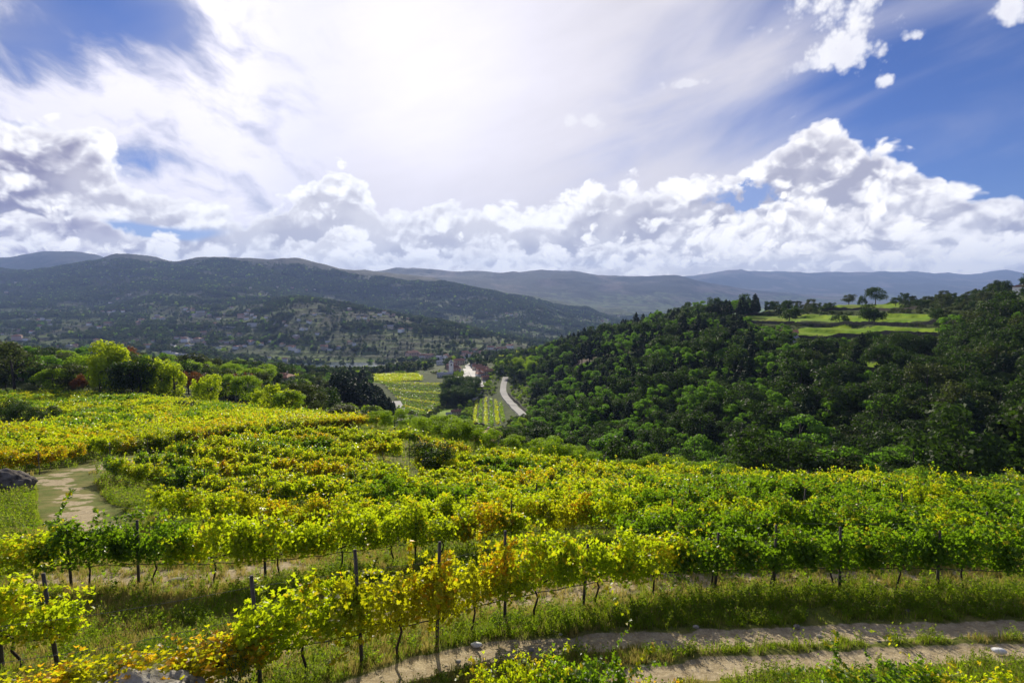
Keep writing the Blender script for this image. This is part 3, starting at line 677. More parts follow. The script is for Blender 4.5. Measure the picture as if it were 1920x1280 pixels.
for u, h, Y, k, w in ((1640, 15, 425, 'oak', 1.), (1615, 10, 422, 'darkbush', .6), (1590, 9.5, 425, 'olive', 1.2), (1372, 9, 452, 'stonepine', .8), (1492, 9, 436, 'stonepine', 1.), (1475, 8, 440, 'stonepine', .9), (1480, 11, 330, 'oak', 1.1), (1475, 9, 420, 'oak', 1), (1490, 8, 372, 'oak', .9),
                      (1690, 12.5, 200, 'bigoak', 1.2), (1675, 9, 198, 'bigoak', 1.2), (1630, 11, 300, 'oak', 1.3), (1640, 9, 296, 'oak', 1.2), (1575, 6, 320, 'darkbush', 1.4), (1678, 7, 385, 'oak', 1.2), (1400, 7, 452, 'stonepine', 1)):
    at_px(k, u, 0, h, Y, 'hill', w)
# woods
D = lambda u, Y: Y > edgeY(u) + 14
region(2600, -160, 560, 134, 330, [('oak', 3), ('olive', 2), ('fruit', 2.4), ('rust', .12), ('scrub', 1), ('poplar', .4), ('acacia', 1.)], (5.5, 9.5), 'left wood', lambda u, Y: Y > edgeY(u) + 10 and (u < 330 or Y > 150), .62)
region(1300, 330, 760, 110, 560, [('oak', 3), ('olive', 2), ('fruit', 1.6), ('scrub', 2), ('limebush', 1.5), ('acacia', 1)], (4.5, 8.), 'valley side', lambda u, Y: Y > edgeY(u) + 14 and not (620 < u < 770 and 220 < Y < 420), .9)
region(1500, 618, 745, 250, 440, [('pine', 1)], (12, 17), 'pine stand', None, .34)
region(90, 835, 888, 425, 500, [('bigoak', 1)], (11, 15), 'dark copse', None, .4)
region(60, 755, 800, 325, 400, [('oak', 1)], (10, 13), 'copse', None, .45)
region(1200, 745, 1000, 85, 420, [('oak', 2.5), ('fruit', 2), ('scrub', 3), ('limebush', 2.5), ('acacia', 2), ('darkbush', 1)], (3.5, 6.5), 'valley floor', lambda u, Y: Y > edgeY(u) + 18 and not (690 < u < 850 and Y > 380), .95)
region(700, 900, 1010, 480, 800, [('oak', 3), ('fruit', 1), ('acacia', 1), ('pine', 1), ('poplar', .6)], (8, 12), 'behind village', lambda u, Y: not (u < 930 and Y < 640), .6)
region(8000, 985, 1420, 90, 620, [('pine', 5), ('oak', 2), ('acacia', 1.6), ('scrub', .3)], (8, 12), 'pine slope', lambda u, Y: Y > 300 - (u - 1000) * .25 and Y > 200, .40)
region(4200, 1000, 1480, 92, 300, [('acacia', 5.), ('oak', 4), ('scrub', .8), ('pine', 1.5)], (6., 10.5), 'wooded gully', lambda u, Y: Y < 290, .46)
region(2400, 970, 1180, 100, 330, [('scrub', 4), ('olive', 3), ('acacia', 1)], (5, 7.5), 'scrub bank', lambda u, Y: u < 1180, .5)
region(5200, 1400, 2150, 68, 300, [('oak', 7), ('acacia', 1.0), ('pine', 1.2), ('olive', .7)], (7, 12), 'dark wood', lambda u, Y: Y > 75 and Y < 255 - max(0, (u - 1500)) * .09, .44)
region(3800, 1400, 2150, 190, 440, [('scrub', 4), ('olive', 2.4), ('oak', 1.6), ('darkbush', 3)], (4., 7.5), 'scrub hill', None, 1.05)
region(500, 1180, 1480, 380, 470, [('oak', 1), ('scrub', 1), ('pine', 1)], (5, 9), 'crest', None, .8)
def fill(n, u0, u1, ya, yb):
    for _ in range(n):
        u = rnd.uniform(u0, u1); Y = rnd.uniform(ya, yb); x = at(u, Y)
        if is_open(x, Y) or seg_dist(np.array([x]), np.array([Y]), gp_road)[0] < 6: continue
        add_tree(rnd.choice(['limebush', 'scrub', 'darkbush', 'limebush', 'fruit']), x, Y, rnd.choice([1., 1.4, 2., 3.2]), 'valley floor', 1.3, gap=2.4)
gp_road = gp([(868, 730), (880, 712), (884, 690)], 300)
fill(9000, 740, 1010, 230, 640)
def build_trees():
    pref = {'left': ('poplars', 'beside the upper vineyard'), }
    Zp = {'left': 'behind the far left vineyard', 'left block': 'inside the far left vineyard', 'terrace edge': 'along the lower edge of the vineyard', 'hill': 'among the hilltop fields', 'left wood': 'in the wood at far left', 'valley side': 'on the slope below the left vineyard',
          'pine stand': 'in the pine stand beside the terraced field', 'dark copse': 'in the black copse below the car park', 'copse': 'in the copse below the terraced field', 'valley floor': 'on the valley floor near the road', 'behind village': 'in the wood behind the village',
          'pine slope': 'on the pine-covered slope', 'wooded gully': 'in the gully beyond the vines', 'scrub bank': 'on the scrubby bank beside the road', 'dark wood': 'in the dark wood right of the vines', 'scrub hill': 'on the scrubby hillside', 'crest': 'on the hill crest'}
    for t in TREES: t['z'] = float(H(t['x'], t['y'])) - .15
    def score(t):
        u, v = project(t['x'], t['y'], t['z'] + t['h'])
        inside = -30 < u < 1950
        if t['force']: return 1e6 if inside else 0
        vis = cast(min(max(u, 1), 1919), v + 3)
        if not inside or vis is None: hid = 1. if inside else .001
        else: hid = 1. if vis.y > t['y'] - 12 else .02
        return t['h'] * t['w'] / t['y'] * hid
    TREES.sort(key=score, reverse=True)
    ind, rest = TREES[:295], TREES[295:]
    byz = {}
    for t in ind: byz.setdefault((t['zone'], t['k']), []).append(t)
    n = 0
    for (z_, k), L in byz.items():
        L.sort(key=lambda t: project(t['x'], t['y'], t['z'])[0])
        for i, t in enumerate(L):
            nm, ds = KINDNAME[k]; lab = '%s %s' % (ds, Zp[z_])
            if len(L) > 1: lab = '%s %s from left, %s' % (ordn(i), ds, Zp[z_])
            o = empty(nm, (t['x'], t['y'], t['z']), rnd.uniform(0, 6.28), lab, 'bush' if 'bush' in nm else 'tree', 'trees ' + Zp[z_], sc=(t['h'] * t['w'], t['h'] * t['w'], t['h']))
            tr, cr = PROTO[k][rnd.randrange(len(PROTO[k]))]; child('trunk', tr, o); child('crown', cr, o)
    protos, idx = [], {}
    for k in PROTO:
        if not k.startswith('far_'): 
            for i in range(len(PROTO[k])): idx.setdefault(k, []).append(len(protos)); protos.append(joined(k, i))
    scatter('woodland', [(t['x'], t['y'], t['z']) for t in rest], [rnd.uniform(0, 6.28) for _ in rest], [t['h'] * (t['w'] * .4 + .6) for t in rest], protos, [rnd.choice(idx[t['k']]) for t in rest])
    print('trees', len(ind), len(rest))
build_trees()
# ------------------------------------------------------------------ the vineyard
M_VG = leafmat('vine_leaves_green', (.022, .048, .004), (.060, .100, .008), (.27, .47, .010), gloss=.38, c3=(.36, .32, .012), k3=.10, tw=.48, spec=.22)
M_VY = leafmat('vine_leaves_lime', (.045, .075, .005), (.115, .145, .008), (.60, .74, .010), gloss=.38, c3=(.52, .42, .012), k3=.20, tw=.56, spec=.22)
M_VO = leafmat('vine_leaves_golden', (.060, .088, .006), (.17, .165, .008), (.70, .72, .010), gloss=.4, c3=(.60, .36, .012), k3=.30, tw=.56, spec=.2)
WIREM = barkmat('wire', (.05, .05, .05), (.12, .12, .12)); HOSEM = barkmat('black_hose', (.012, .012, .012), (.03, .03, .03))
def leaf_mesh(C, N, S_, detail):
    """lobed leaves: two halves folded on the midrib when detail, else single bent quads"""
    if not detail: return cards(C, N, S_, .8, .35)
    n = len(C); N = N + rng.normal(0, .35, (n, 3)); N /= np.linalg.norm(N, axis=1)[:, None]
    a = np.stack([rng.normal(0, .5, n), rng.normal(0, .5, n), -np.abs(rng.normal(.9, .4, n))], 1); a -= N * (a * N).sum(1)[:, None]; a /= np.linalg.norm(a, axis=1)[:, None] + 1e-9
    b = np.cross(N, a); s = S_[:, None]
    half = [(-.10, 0.), (-.42, .42), (-.05, .62), (.12, .38), (.52, .46), (.50, .18), (.95, 0.)]
    pts = [C + (a * p + b * q) * s + N * (abs(q) * .38 - .12 * p * p) * s for p, q in half] + [C + (a * p - b * q) * s + N * (abs(q) * .38 - .12 * p * p) * s for p, q in half[1:-1]]
    V = np.stack(pts, 1).reshape(-1, 3); o = np.arange(n)[:, None] * 12
    # halves as quads + triangles made of quads (7 outline points each)
    A = [(0, 1, 2, 3), (0, 3, 4, 5), (0, 5, 6, 6)]; B = [(0, 9, 8, 7), (0, 11, 10, 9), (0, 6, 6, 11)]
    F = []
    for q in ((0, 1, 2, 3), (0, 3, 4, 5)): F.append(o + np.array(q))
    for q in ((0, 9, 8, 7), (0, 11, 10, 9)): F.append(o + np.array(q))
    F.append(o + np.array((0, 5, 6, 11)))
    return V, np.concatenate(F)
def vine_proto(mat, n, size, seed, detail, L=1.05, full=1.):
    rs = np.random.default_rng(seed); C, Nn = [], []
    m = int(n * .86 * full)
    xx = rs.uniform(-L, L, m); env = .86 + .17 * np.sin(xx * 3.3 + seed) + .12 * np.sin(xx * 8 + seed * 2)
    zz = .72 + rs.beta(1.5, 1.25, m) * 1.08 * env; yy = rs.normal(0, 1, m) * (.15 + .10 * np.clip((zz - .8), 0, 1))
    C.append(np.stack([xx, yy, zz], 1)); Nn.append(np.stack([rs.normal(0, .3, m), np.sign(yy) * (.55 + np.abs(yy)), rs.normal(.5, .35, m)], 1))
    sh = 13; k = int((n - m) / sh)
    for i in range(sh):
        x0 = rs.uniform(-L, L); z0 = rs.uniform(1.15, 1.8); t = np.linspace(0, 1, k); dx, dy = rs.normal(0, .7), rs.normal(0, .55); up = rs.uniform(.1, .75); dr = rs.uniform(.15, 1.5)
        P = np.stack([x0 + dx * t, dy * t, z0 + up * t * 1.6 - dr * t * t], 1) + rs.normal(0, .035, (k, 3)); C.append(P); Nn.append(rs.normal(0, .5, (k, 3)) + np.array([0, 0, .6]))
    C = np.concatenate(C); Nn = np.concatenate(Nn)
    S_ = size * rs.uniform(.6, 1.2, len(C)); V, F = leaf_mesh(C, Nn, S_, detail)
    cl = fbm(C[:, 0] * 2.2 + seed, C[:, 2] * 2.2, 3, seed); t = np.clip(cl * .75 + rs.random(len(C)) * .62 - .17 + .10 * (C[:, 2] - 1.2), 0, 1)
    return mesh_np('foliage', V, F, mat, np.repeat(t, 12 if detail else 4))
def vine_wood(seed):
    rs = random.Random(seed); j = lambda s: rs.uniform(-s, s)
    V1 = tube([(j(.03), j(.03), -.25), (j(.04), j(.04), .2), (.05 + j(.04), j(.04), .5), (.02 + j(.03), 0, .74), (.16, 0, .82)], [.030, .026, .022, .022, .018], 6)
    V2 = tube([(-.98, j(.03), .78 + j(.04)), (-.5, j(.05), .80 + j(.03)), (.02, 0, .76), (.5, j(.05), .83 + j(.03)), (.98, j(.03), .80 + j(.04))], [.009, .015, .021, .014, .009], 5)
    parts = [V1, V2]
    for i in range(6):
        x = -.85 + i * .33 + j(.08); d = j(.18); parts.append(tube([(x, 0, .80), (x + j(.08), d * .5, 1.2), (x + j(.15), d, 1.62 + j(.15))], [.007, .005, .003], 4))
    return mesh_np('vine_wood', *join(parts), VBARK, smooth=True)
NEARV = {k: [vine_proto(m, 2500, .076, 50 + i * 3 + j, True, full=f) for i, f in enumerate((1, 1, .92, .8))] for j, (k, m) in enumerate((('g', M_VG), ('y', M_VY), ('o', M_VO)))}
MIDV = {k: [vine_proto(m, 1800, .078, 150 + i * 3 + j, False) for i in range(4)] for j, (k, m) in enumerate((('g', M_VG), ('y', M_VY), ('o', M_VO)))}
FARV = {k: [vine_proto(m, 800, .11, 250 + i * 3 + j, False) for i in range(3)] for j, (k, m) in enumerate((('g', M_VG), ('y', M_VY), ('o', M_VO)))}
WOOD = [vine_wood(i) for i in range(4)]
def post_mesh(seed, h=1.86):
    rs = random.Random(seed); V, F = tube([(0, 0, -.4), (.008, 0, .6), (rs.uniform(-.02, .02), rs.uniform(-.02, .02), h)], [.036, .034, .030], 8)
    W, G = [], []
    for z in (.8, 1.25, 1.7): W_, G_ = tube([(-.05, .045, z), (.05, .045, z)], [.006, .006], 4); W.append((W_, G_))
    return mesh_np('post_shaft', V, F, POSTM, smooth=True), mesh_np('wire_staple', *join(W), WIREM)
POSTS = [post_mesh(i) for i in range(3)]
US = np.arange(-140, 2061, 20.)
def guide(L):
    u, v = zip(*L); p = []
    for a in US:
        q = cast(a, float(np.interp(a, u, v))); p.append(q.y)
    return np.array(p)
G = [guide(g) for g in (
    [(-140, 1125), (0, 1112), (165, 1102), (350, 1100), (520, 1085), (700, 1060), (900, 1037), (1100, 1020), (1300, 1016), (1500, 1010), (1700, 1008), (1920, 1016), (2060, 1020)],
    [(-140, 980), (0, 955), (165, 962), (350, 985), (520, 1006), (700, 1004), (900, 996), (1100, 983), (1300, 980), (1500, 980), (1700, 980), (1920, 990), (2060, 994)],
    [(-140, 880), (0, 880), (165, 889), (350, 925), (520, 953), (700, 970), (900, 968), (1100, 962), (1300, 956), (1500, 958), (1700, 960), (1920, 968), (2060, 970)],
    [(-140, 845), (165, 845), (340, 852), (520, 878), (700, 906), (900, 925), (1100, 931), (1300, 938), (1500, 940), (1700, 946), (1920, 954), (2060, 957)],
    [(-140, 830), (430, 832), (600, 822), (760, 830), (900, 864), (1000, 878), (1100, 895), (1300, 914), (1500, 922), (1920, 938), (2060, 941)])]
ROWS = []     # (name phrase, polyline [(x, y)], colour bias)
def row_from_Y(Yarr, u0, u1):
    return [(at(u, y), y) for u, y in zip(US, Yarr) if u0 <= u <= u1]
R1 = [(-120, 1420), (150, 1370), (330, 1325), (455, 1290), (660, 1245), (810, 1215), (940, 1172), (1100, 1140), (1255, 1115), (1500, 1105), (1800, 1108), (2060, 1117)]
g1 = guide(R1)
ROWS.append(('nearest long row', row_from_Y(g1, -140, 2060), .62))
g2 = guide([(-140, 1262), (0, 1258), (60, 1252), (200, 1225), (2060, 1100)]); ROWS.append(('short row at left edge', row_from_Y(g2, -140, 95), .55))
ROWS.append(('second row at right', row_from_Y(g1 * .5 + G[0] * .5, 1180, 2060), .15))
i900 = int((900 + 140) / 20); ys = 0.
k = 0; Yt = G[0][i900]
while Yt < G[4][i900] - 1.:
    s = next(i for i in range(4) if G[i + 1][i900] >= Yt); f = (Yt - G[s][i900]) / (G[s + 1][i900] - G[s][i900])
    arr = G[s] * (1 - f) + G[s + 1] * f; st = float(np.interp(s + f, [0, .35, .5, 1, 2, 3, 4], [-140, -140, 60, 192, 166, 345, 432]))
    arr = arr * (1 + .012 * np.sin(US / 130. + k)) + rng.normal(0, .06, len(US)).cumsum() * .06
    ROWS.append(('%s middle row' % ordn(k), row_from_Y(arr, st, 2060), .36 + .12 * math.sin(k * 1.7))); k += 1; Yt += 3.8 + k * .04
LG = [guide(g) for g in ([(-140, 925), (0, 902), (130, 886), (250, 864), (400, 833), (550, 811), (700, 800), (2060, 790)], [(-140, 830), (0, 820), (150, 815), (300, 805), (400, 800), (550, 795), (700, 795), (2060, 790)],
                            [(-140, 745), (0, 745), (150, 748), (300, 757), (400, 770), (520, 783), (650, 791), (2060, 790)])]
nL = int((LG[2][7] - LG[0][7]) / 2.7); top = G[4]
for k in range(nL):
    f = k / (nL - 1) * 2; s = min(int(f), 1); f -= s; arr = LG[s] * (1 - f) + LG[s + 1] * f
    pl = [(at(u, y), y) for u, y, ty in zip(US, arr, top) if u < 705 and (u < 432 or y > ty + 1.5)]
    cut = pl
    ROWS.append(('%s far-left row' % ordn(k), cut, .40 if k < nL * .45 else .12))
def build_vines():
    V = []
    for ri, (nm, pl, bias) in enumerate(ROWS):
        P = [Vector((x, y)) for x, y in pl]; d = 0.; nxt = .9; i = 0; row = []; L = 0.; step = 1.6
        for a, b in zip(P[:-1], P[1:]):
            l = (b - a).length
            if l > 12: L += l; nxt = L + .5; continue
            while nxt <= L + l:
                p = a.lerp(b, (nxt - L) / l); di = (b - a).normalized(); row.append((p.x, p.y, math.atan2(di.y, di.x), nxt)); nxt += step
            L += l
        for (x, y, r, dist) in row: V.append(dict(x=x, y=y, r=r, row=ri, d=dist, bias=bias))
    for v in V:
        v['z'] = float(H(v['x'], v['y'])); v['u'], v['v'] = project(v['x'], v['y'], v['z'] + 1.3)
    # gaps: lane, the bare patches
    V = [v for v in V if -90 < v['u'] < 2020 and v['v'] < 1345]
    def gap(v):
        X, Y = np.array([v['x']]), np.array([v['y']])
        if 14 < v['y'] and (seg_dist(X, Y, LANE)[0] < 2.6 or seg_dist(X, Y, LANE2)[0] < 1.7): return True
        ub, vb = project(v['x'], v['y'], v['z'])
        for (u0, u1, v0, v1) in ((735, 790, 850, 884), (845, 905, 862, 884), (1490, 1560, 965, 985), (700, 790, 884, 892), (-200, 70, 975, 1085)):
            if u0 < ub < u1 and v0 < vb < v1: return True
        if v['y'] > 60 and ((u_ := v['u']) < 90 and 70 < v['y'] < 84): return True
        return False
    V = [v for v in V if not gap(v) and (v['y'] < 15 or rnd.random() > .025)]
    if True:
        cf = fbm(np.array([v['x'] for v in V]) / 6. + 50, np.array([v['y'] for v in V]) / 6. + 50, 3, 41)
        for v, c in zip(V, cf):
            b = v['bias'] + .07 + (c - .5) * 1.6 + rnd.uniform(-.16, .16)
            if v['row'] == 0: b = v['bias'] + .20 - .70 * sstep(900, 1350, v['u']) + (c - .5) * .9 + rnd.uniform(-.2, .2)
            if v['row'] <= 9 and v['u'] > 1000: b -= .34 * sstep(1000, 1350, v['u'])
            if v['row'] == 1: b = rnd.uniform(.3, .75)
            v['c'] = 'o' if b > .68 else ('y' if b > .16 else 'g')
    V.sort(key=lambda v: v['y'])
    inview = [v for v in V if -60 < v['u'] < 1980]
    ind = inview[:298]; ids = set(map(id, ind)); rest = [v for v in V if id(v) not in ids]
    cols = {'g': 'deep green', 'y': 'lime-yellow', 'o': 'golden and orange'}
    byrow = {}
    for v in ind: byrow.setdefault(v['row'], []).append(v)
    for ri, L in byrow.items():
        L.sort(key=lambda v: v['u'])
        for i, v in enumerate(L):
            near = v['y'] < 24
            sc = rnd.uniform(.9, 1.08) * (.62 if ri == 0 and v['u'] < 400 else 1); nm = ROWS[ri][0]
            o = empty('grape_vine', (v['x'], v['y'], v['z']), v['r'] + (math.pi if rnd.random() < .5 else 0), '%s grape vine, %s from left in the %s' % (cols[v['c']], ordn(i), nm), 'vine', 'grape vines on the trellis rows', sc=(1, rnd.uniform(.8, 1.2) * (.85 if v['y'] > 18 else 1), sc * rnd.choice([.92, .97, 1, 1.05]) * (.9 if v['y'] > 18 else .94)))
            child('trunk', WOOD[rnd.randrange(4)], o); f = child('foliage', (NEARV if near else MIDV)[v['c']][rnd.randrange(4)], o)
    protos, idx = [], {}
    for tag_, D_ in (('m', MIDV), ('f', FARV)):
        for c in 'gyo': 
            for m in D_[c]: idx.setdefault(tag_ + c, []).append(len(protos)); protos.append(m)
    scatter('vineyard_rows', [(v['x'], v['y'], v['z'] - .05) for v in rest], [v['r'] + (math.pi if rnd.random() < .5 else 0) for v in rest], [rnd.choice([.9, .97, 1.05, 1.12]) * rnd.uniform(.93, 1.07) for _ in rest], protos, [rnd.choice(idx[('m' if v['y'] < 60 else 'f') + v['c']]) for v in rest])
    print('vines', len(ind), len(rest))
    return V
VINES = build_vines()
def build_posts():
    n = 0; fixed = {0: [455, 660, 810, 945, 1100, 1360, 1475, 1605, 1797, 1990], 1: [-60, 52], 3: [92, 225, 475, 770, 960, 1270, 1500, 1720]}
    for ri, (nm, pl, _) in enumerate(ROWS):
        P = [Vector((x, y)) for x, y in pl]; L, nxt, out = 0., 1.2, []
        if ri in fixed:
            us = [960 + 960 * p.x / p.y for p in P]
            for u in fixed[ri]:
                if us[0] <= u <= us[-1]:
                    y = float(np.interp(u, us, [p.y for p in P])); out.append((at(u, y), y))
        else:
            for a, b in zip(P[:-1], P[1:]):
                l = (b - a).length
                if l > 12: L += l; continue
                while nxt <= L + l: p = a.lerp(b, (nxt - L) / l); out.append((p.x, p.y)); nxt += 5.25
                L += l
        tops = []
        for i, (x, y) in enumerate(out):
            z = float(H(x, y)); u, v = project(x, y, z + 1)
            X, Y = np.array([x]), np.array([y])
            if not (-150 < u < 2070) or y > 62 or (y > 14 and (seg_dist(X, Y, LANE)[0] < 1.2 or seg_dist(X, Y, LANE2)[0] < 1.5)): continue
            tops.append((x, y, z))
        lab_rows = nm
        tops_in = [t for t in tops if -5 < project(*t)[0] < 1930]
        for i, (x, y, z) in enumerate(tops_in):
            o = empty('trellis_post', (x, y - .03, z), rnd.uniform(-.2, .2), 'weathered thin trellis post, %s from left in the %s' % (ordn(i), nm), 'post', 'posts holding the vine wires', sc=(1, 1, rnd.uniform(.97, 1.1) * ((1.06 if x < .5 else .86) if ri == 0 else .9)))
            o.rotation_euler = (rnd.uniform(-.04, .04), rnd.uniform(-.05, .05), rnd.uniform(-.3, .3))
            a, b = POSTS[rnd.randrange(3)]; child('post_shaft', a, o); child('wire_staple', b, o); n += 1
        # wires along the row, each its own thing
        if ri < 12:
            for hz, r_, nmw, mat, lb in ((.80, .0035, 'trellis_wire', WIREM, 'thin lower wire'), (1.28, .003, 'trellis_wire', WIREM, 'thin middle wire'), (1.78, .003, 'trellis_wire', WIREM, 'thin top wire'), (.62, .011, 'drip_hose', HOSEM, 'black drip irrigation hose')):
                path, ps = [], []
                for a, b in zip(P[:-1], P[1:]):
                    if (b - a).length > 12: continue
                    for t in (0, .5):
                        p = a.lerp(b, t); path.append((p.x, p.y - (.05 if nmw == 'drip_hose' else .03), float(H(p.x, p.y)) + hz + (.012 * math.sin(len(path) * 1.1) if nmw == 'drip_hose' else 0)))
                if len(path) < 3: continue
                Vv, Ff = tube(path, [r_] * len(path), 5)
                link(bpy.data.objects.new(nmw, mesh_np(nmw, Vv, Ff, mat, smooth=True)), label='%s stretched along the %s' % (lb, nm), category='wire' if 'wire' in nmw else 'hose', group='wires and hoses along the rows')
    print('posts', n)
build_posts()
# ------------------------------------------------------------------ grass and weeds
M_GR = leafmat('grass_blades', (.055, .095, .010), (.125, .17, .022), (.34, .46, .02), spec=.1, tw=.45, c3=(.26, .20, .09), k3=.14)
M_GD = leafmat('dry_grass', (.17, .15, .05), (.32, .26, .10), (.48, .40, .10), spec=.08, tw=.4)
def tuft(mat, nb, h, seed, spread=.12, w=.007, lean=.5):
    rs = np.random.default_rng(seed); V, F, T = [], [], []
    for i in range(nb):
        a = rs.uniform(0, 6.28); r = spread * math.sqrt(rs.random()); bx, by = math.cos(a) * r, math.sin(a) * r; hh = h * rs.uniform(.4, 1.1); la = rs.uniform(0, 6.28); ln = rs.uniform(.1, lean) * hh; wa = rs.uniform(0, 3.14)
        wx, wy = math.cos(wa) * w, math.sin(wa) * w; n = len(V)
        mx, my = bx + math.cos(la) * ln * .35, by + math.sin(la) * ln * .35; tx, ty = bx + math.cos(la) * ln, by + math.sin(la) * ln
        V += [(bx - wx, by - wy, -.02), (bx + wx, by + wy, -.02), (mx + wx * .8, my + wy * .8, hh * .6), (mx - wx * .8, my - wy * .8, hh * .6), (tx, ty, hh)]; F += [(n, n + 1, n + 2, n + 3), (n + 3, n + 2, n + 4)]; T += [rs.random()] * 5
    return mesh_np('tuft', V, F, mat, T)
def weed(mat, seed, h=.45):
    rs = np.random.default_rng(seed); C = []
    for i in range(5):
        a = rs.uniform(0, 6.28); l = rs.uniform(.06, .16); t = np.linspace(.1, 1, 12); C.append(np.stack([np.cos(a) * l * t, np.sin(a) * l * t, h * t * rs.uniform(.6, 1.1)], 1) + rs.normal(0, .03, (12, 3)))
    C = np.concatenate(C); V, F = cards(C, np.tile([0, 0, .6], (len(C), 1)), rs.uniform(.02, .045, len(C)), .45, .6); return mesh_np('weed', V, F, mat, np.repeat(rs.random(len(C)), 4))
def build_grass():
    pr = [tuft(M_GR, 26, .16, 1), tuft(M_GR, 26, .22, 2, .16), tuft(M_GR, 22, .30, 3, .14), tuft(M_GD, 24, .16, 4, .15), tuft(M_GD, 18, .30, 5, .10, .005), weed(M_GR, 6), weed(M_GR, 7, .6), weed(M_FRUIT, 8, .35)]
    n = 200000; Y = np.sqrt(rng.uniform(6.5 ** 2, 34 ** 2, n)); keepn = rng.random(n) < np.interp(Y, [7, 16, 34], [1., .75, .28]); u = rng.uniform(-120, 2040, n); x = (u - 960) / 960 * Y
    tr = np.minimum(seg_dist(x, Y, TRACKS[0]), seg_dist(x, Y, TRACKS[1])) + (fbm(x * 1.7, Y * 1.7, 4, 21) - .5) * .42
    sd = np.minimum(seg_dist(x, Y, SAND), seg_dist(x, Y, SAND2)); ln = np.minimum(seg_dist(x, Y, LANE) - 1.6, seg_dist(x, Y, LANE2) - 1.3)
    m = fbm(x * .9, Y * .9, 4, 61)
    keep = keepn & (tr > .45) & (ln > .2) & ((sd > .9) | (rng.random(n) < .25)) & (m + rng.normal(0, .05, n) > .30)
    x, Y, m, sd, tr = x[keep], Y[keep], m[keep], sd[keep], tr[keep]; z = H(x, Y)
    dry = (fbm(x * .5 + 9, Y * .5, 3, 66) > .53) | (sd < 1.3)
    tall = sstep(2, 5, x) * sstep(1.6, .9, np.abs(tr - 1.5)) 
    w = np.where(dry & (rng.random(len(x)) < .7), rng.choice([3, 3, 4], len(x)), rng.choice([0, 0, 1, 1, 2, 5, 7], len(x)))
    w = np.where((rng.random(len(x)) < tall * .15), rng.choice([2, 5, 6, 7], len(x)), w)
    s = rng.uniform(.6, 1.25, len(x)) * np.interp(Y, [8, 30], [.62, 1.4]) * (1 - .1 * tall)
    scatter('grass', np.stack([x, Y, z], 1), rng.uniform(0, 6.28, len(x)), s, pr, w); print('grass', len(x))
    # tall weeds between the farther rows
    n = 26000; Y = np.sqrt(rng.uniform(30 ** 2, 130 ** 2, n)); u = rng.uniform(-100, 2020, n); x = (u - 960) / 960 * Y
    eY = np.array([edgeY(a) for a in u]); k = (Y < eY + 16) & (np.minimum(seg_dist(x, Y, LANE), seg_dist(x, Y, LANE2)) > 1.8)
    x, Y = x[k], Y[k]; scatter('weeds', np.stack([x, Y, H(x, Y)], 1), rng.uniform(0, 6.28, len(x)), rng.uniform(1.4, 2.6, len(x)), pr, rng.choice([0, 1, 2, 5, 7, 3, 6], len(x)))
build_grass()
# ------------------------------------------------------------------ water, roads, car park
def flatmat(name, a, b, sc=1., rough=.85, spec=.3, bump=.3):
    m, nt, bs = newmat(name); g = nt.nodes.new('ShaderNodeNewGeometry'); P = S(nt, g.outputs['Position']); n = noise(nt, P, sc, 7, .62)
    oi = nt.nodes.new('ShaderNodeObjectInfo'); r = S(nt, oi.outputs['Random'])
    c = mixc(nt, n.sm(.3, .7), a, b); hs = nt.nodes.new('ShaderNodeHueSaturation'); nt.links.new(c.k, hs.inputs['Color']); nt.links.new((r * .3 + .85).k, hs.inputs['Value']); nt.links.new(hs.outputs[0], bs.inputs['Base Color'])
    bs.inputs['Roughness'].default_value = rough; bs.inputs['Specular IOR Level'].default_value = spec
    bp = nt.nodes.new('ShaderNodeBump'); nt.links.new(n.k, bp.inputs['Height']); bp.inputs['Strength'].default_value = bump; bp.inputs['Distance'].default_value = .05; nt.links.new(bp.outputs[0], bs.inputs['Normal']); return m
M_WATER = flatmat('river_water', (.012, .045, .045), (.02, .06, .055), .02, .12, .5, .2)
M_ASPH = flatmat('pale_asphalt', (.20, .20, .20), (.30, .29, .28), .5, .8); M_CONC = flatmat('pale_concrete', (.30, .29, .27), (.42, .41, .38), .3, .8)
M_WHITE = flatmat('road_paint', (.6, .6, .58), (.8, .8, .78), 2.)
M_WALL = [flatmat('wall_white', (.74, .73, .70), (.86, .85, .82), .5), flatmat('wall_cream', (.48, .41, .30), (.62, .54, .42), .5), flatmat('wall_pink', (.45, .30, .25), (.60, .43, .36), .5)]
M_ROOF = [flatmat('terracotta_roof', (.24, .10, .055), (.42, .21, .13), 1.2), flatmat('brown_roof', (.14, .07, .05), (.26, .13, .09), 1.2), flatmat('grey_roof', (.22, .23, .25), (.38, .39, .42), 1.)]
M_GLASS = flatmat('dark_window', (.02, .025, .03), (.04, .05, .06), 1., .15, .6); M_DOOR = flatmat('door_wood', (.10, .05, .03), (.18, .10, .05), 2.)
M_STONE = flatmat('granite', (.05, .042, .034), (.20, .175, .14), 2.6, .95, .15, 1.); M_STONED = flatmat('dry_stone_wall', (.05, .045, .038), (.14, .125, .10), 1.5, .95, .1, 1.)
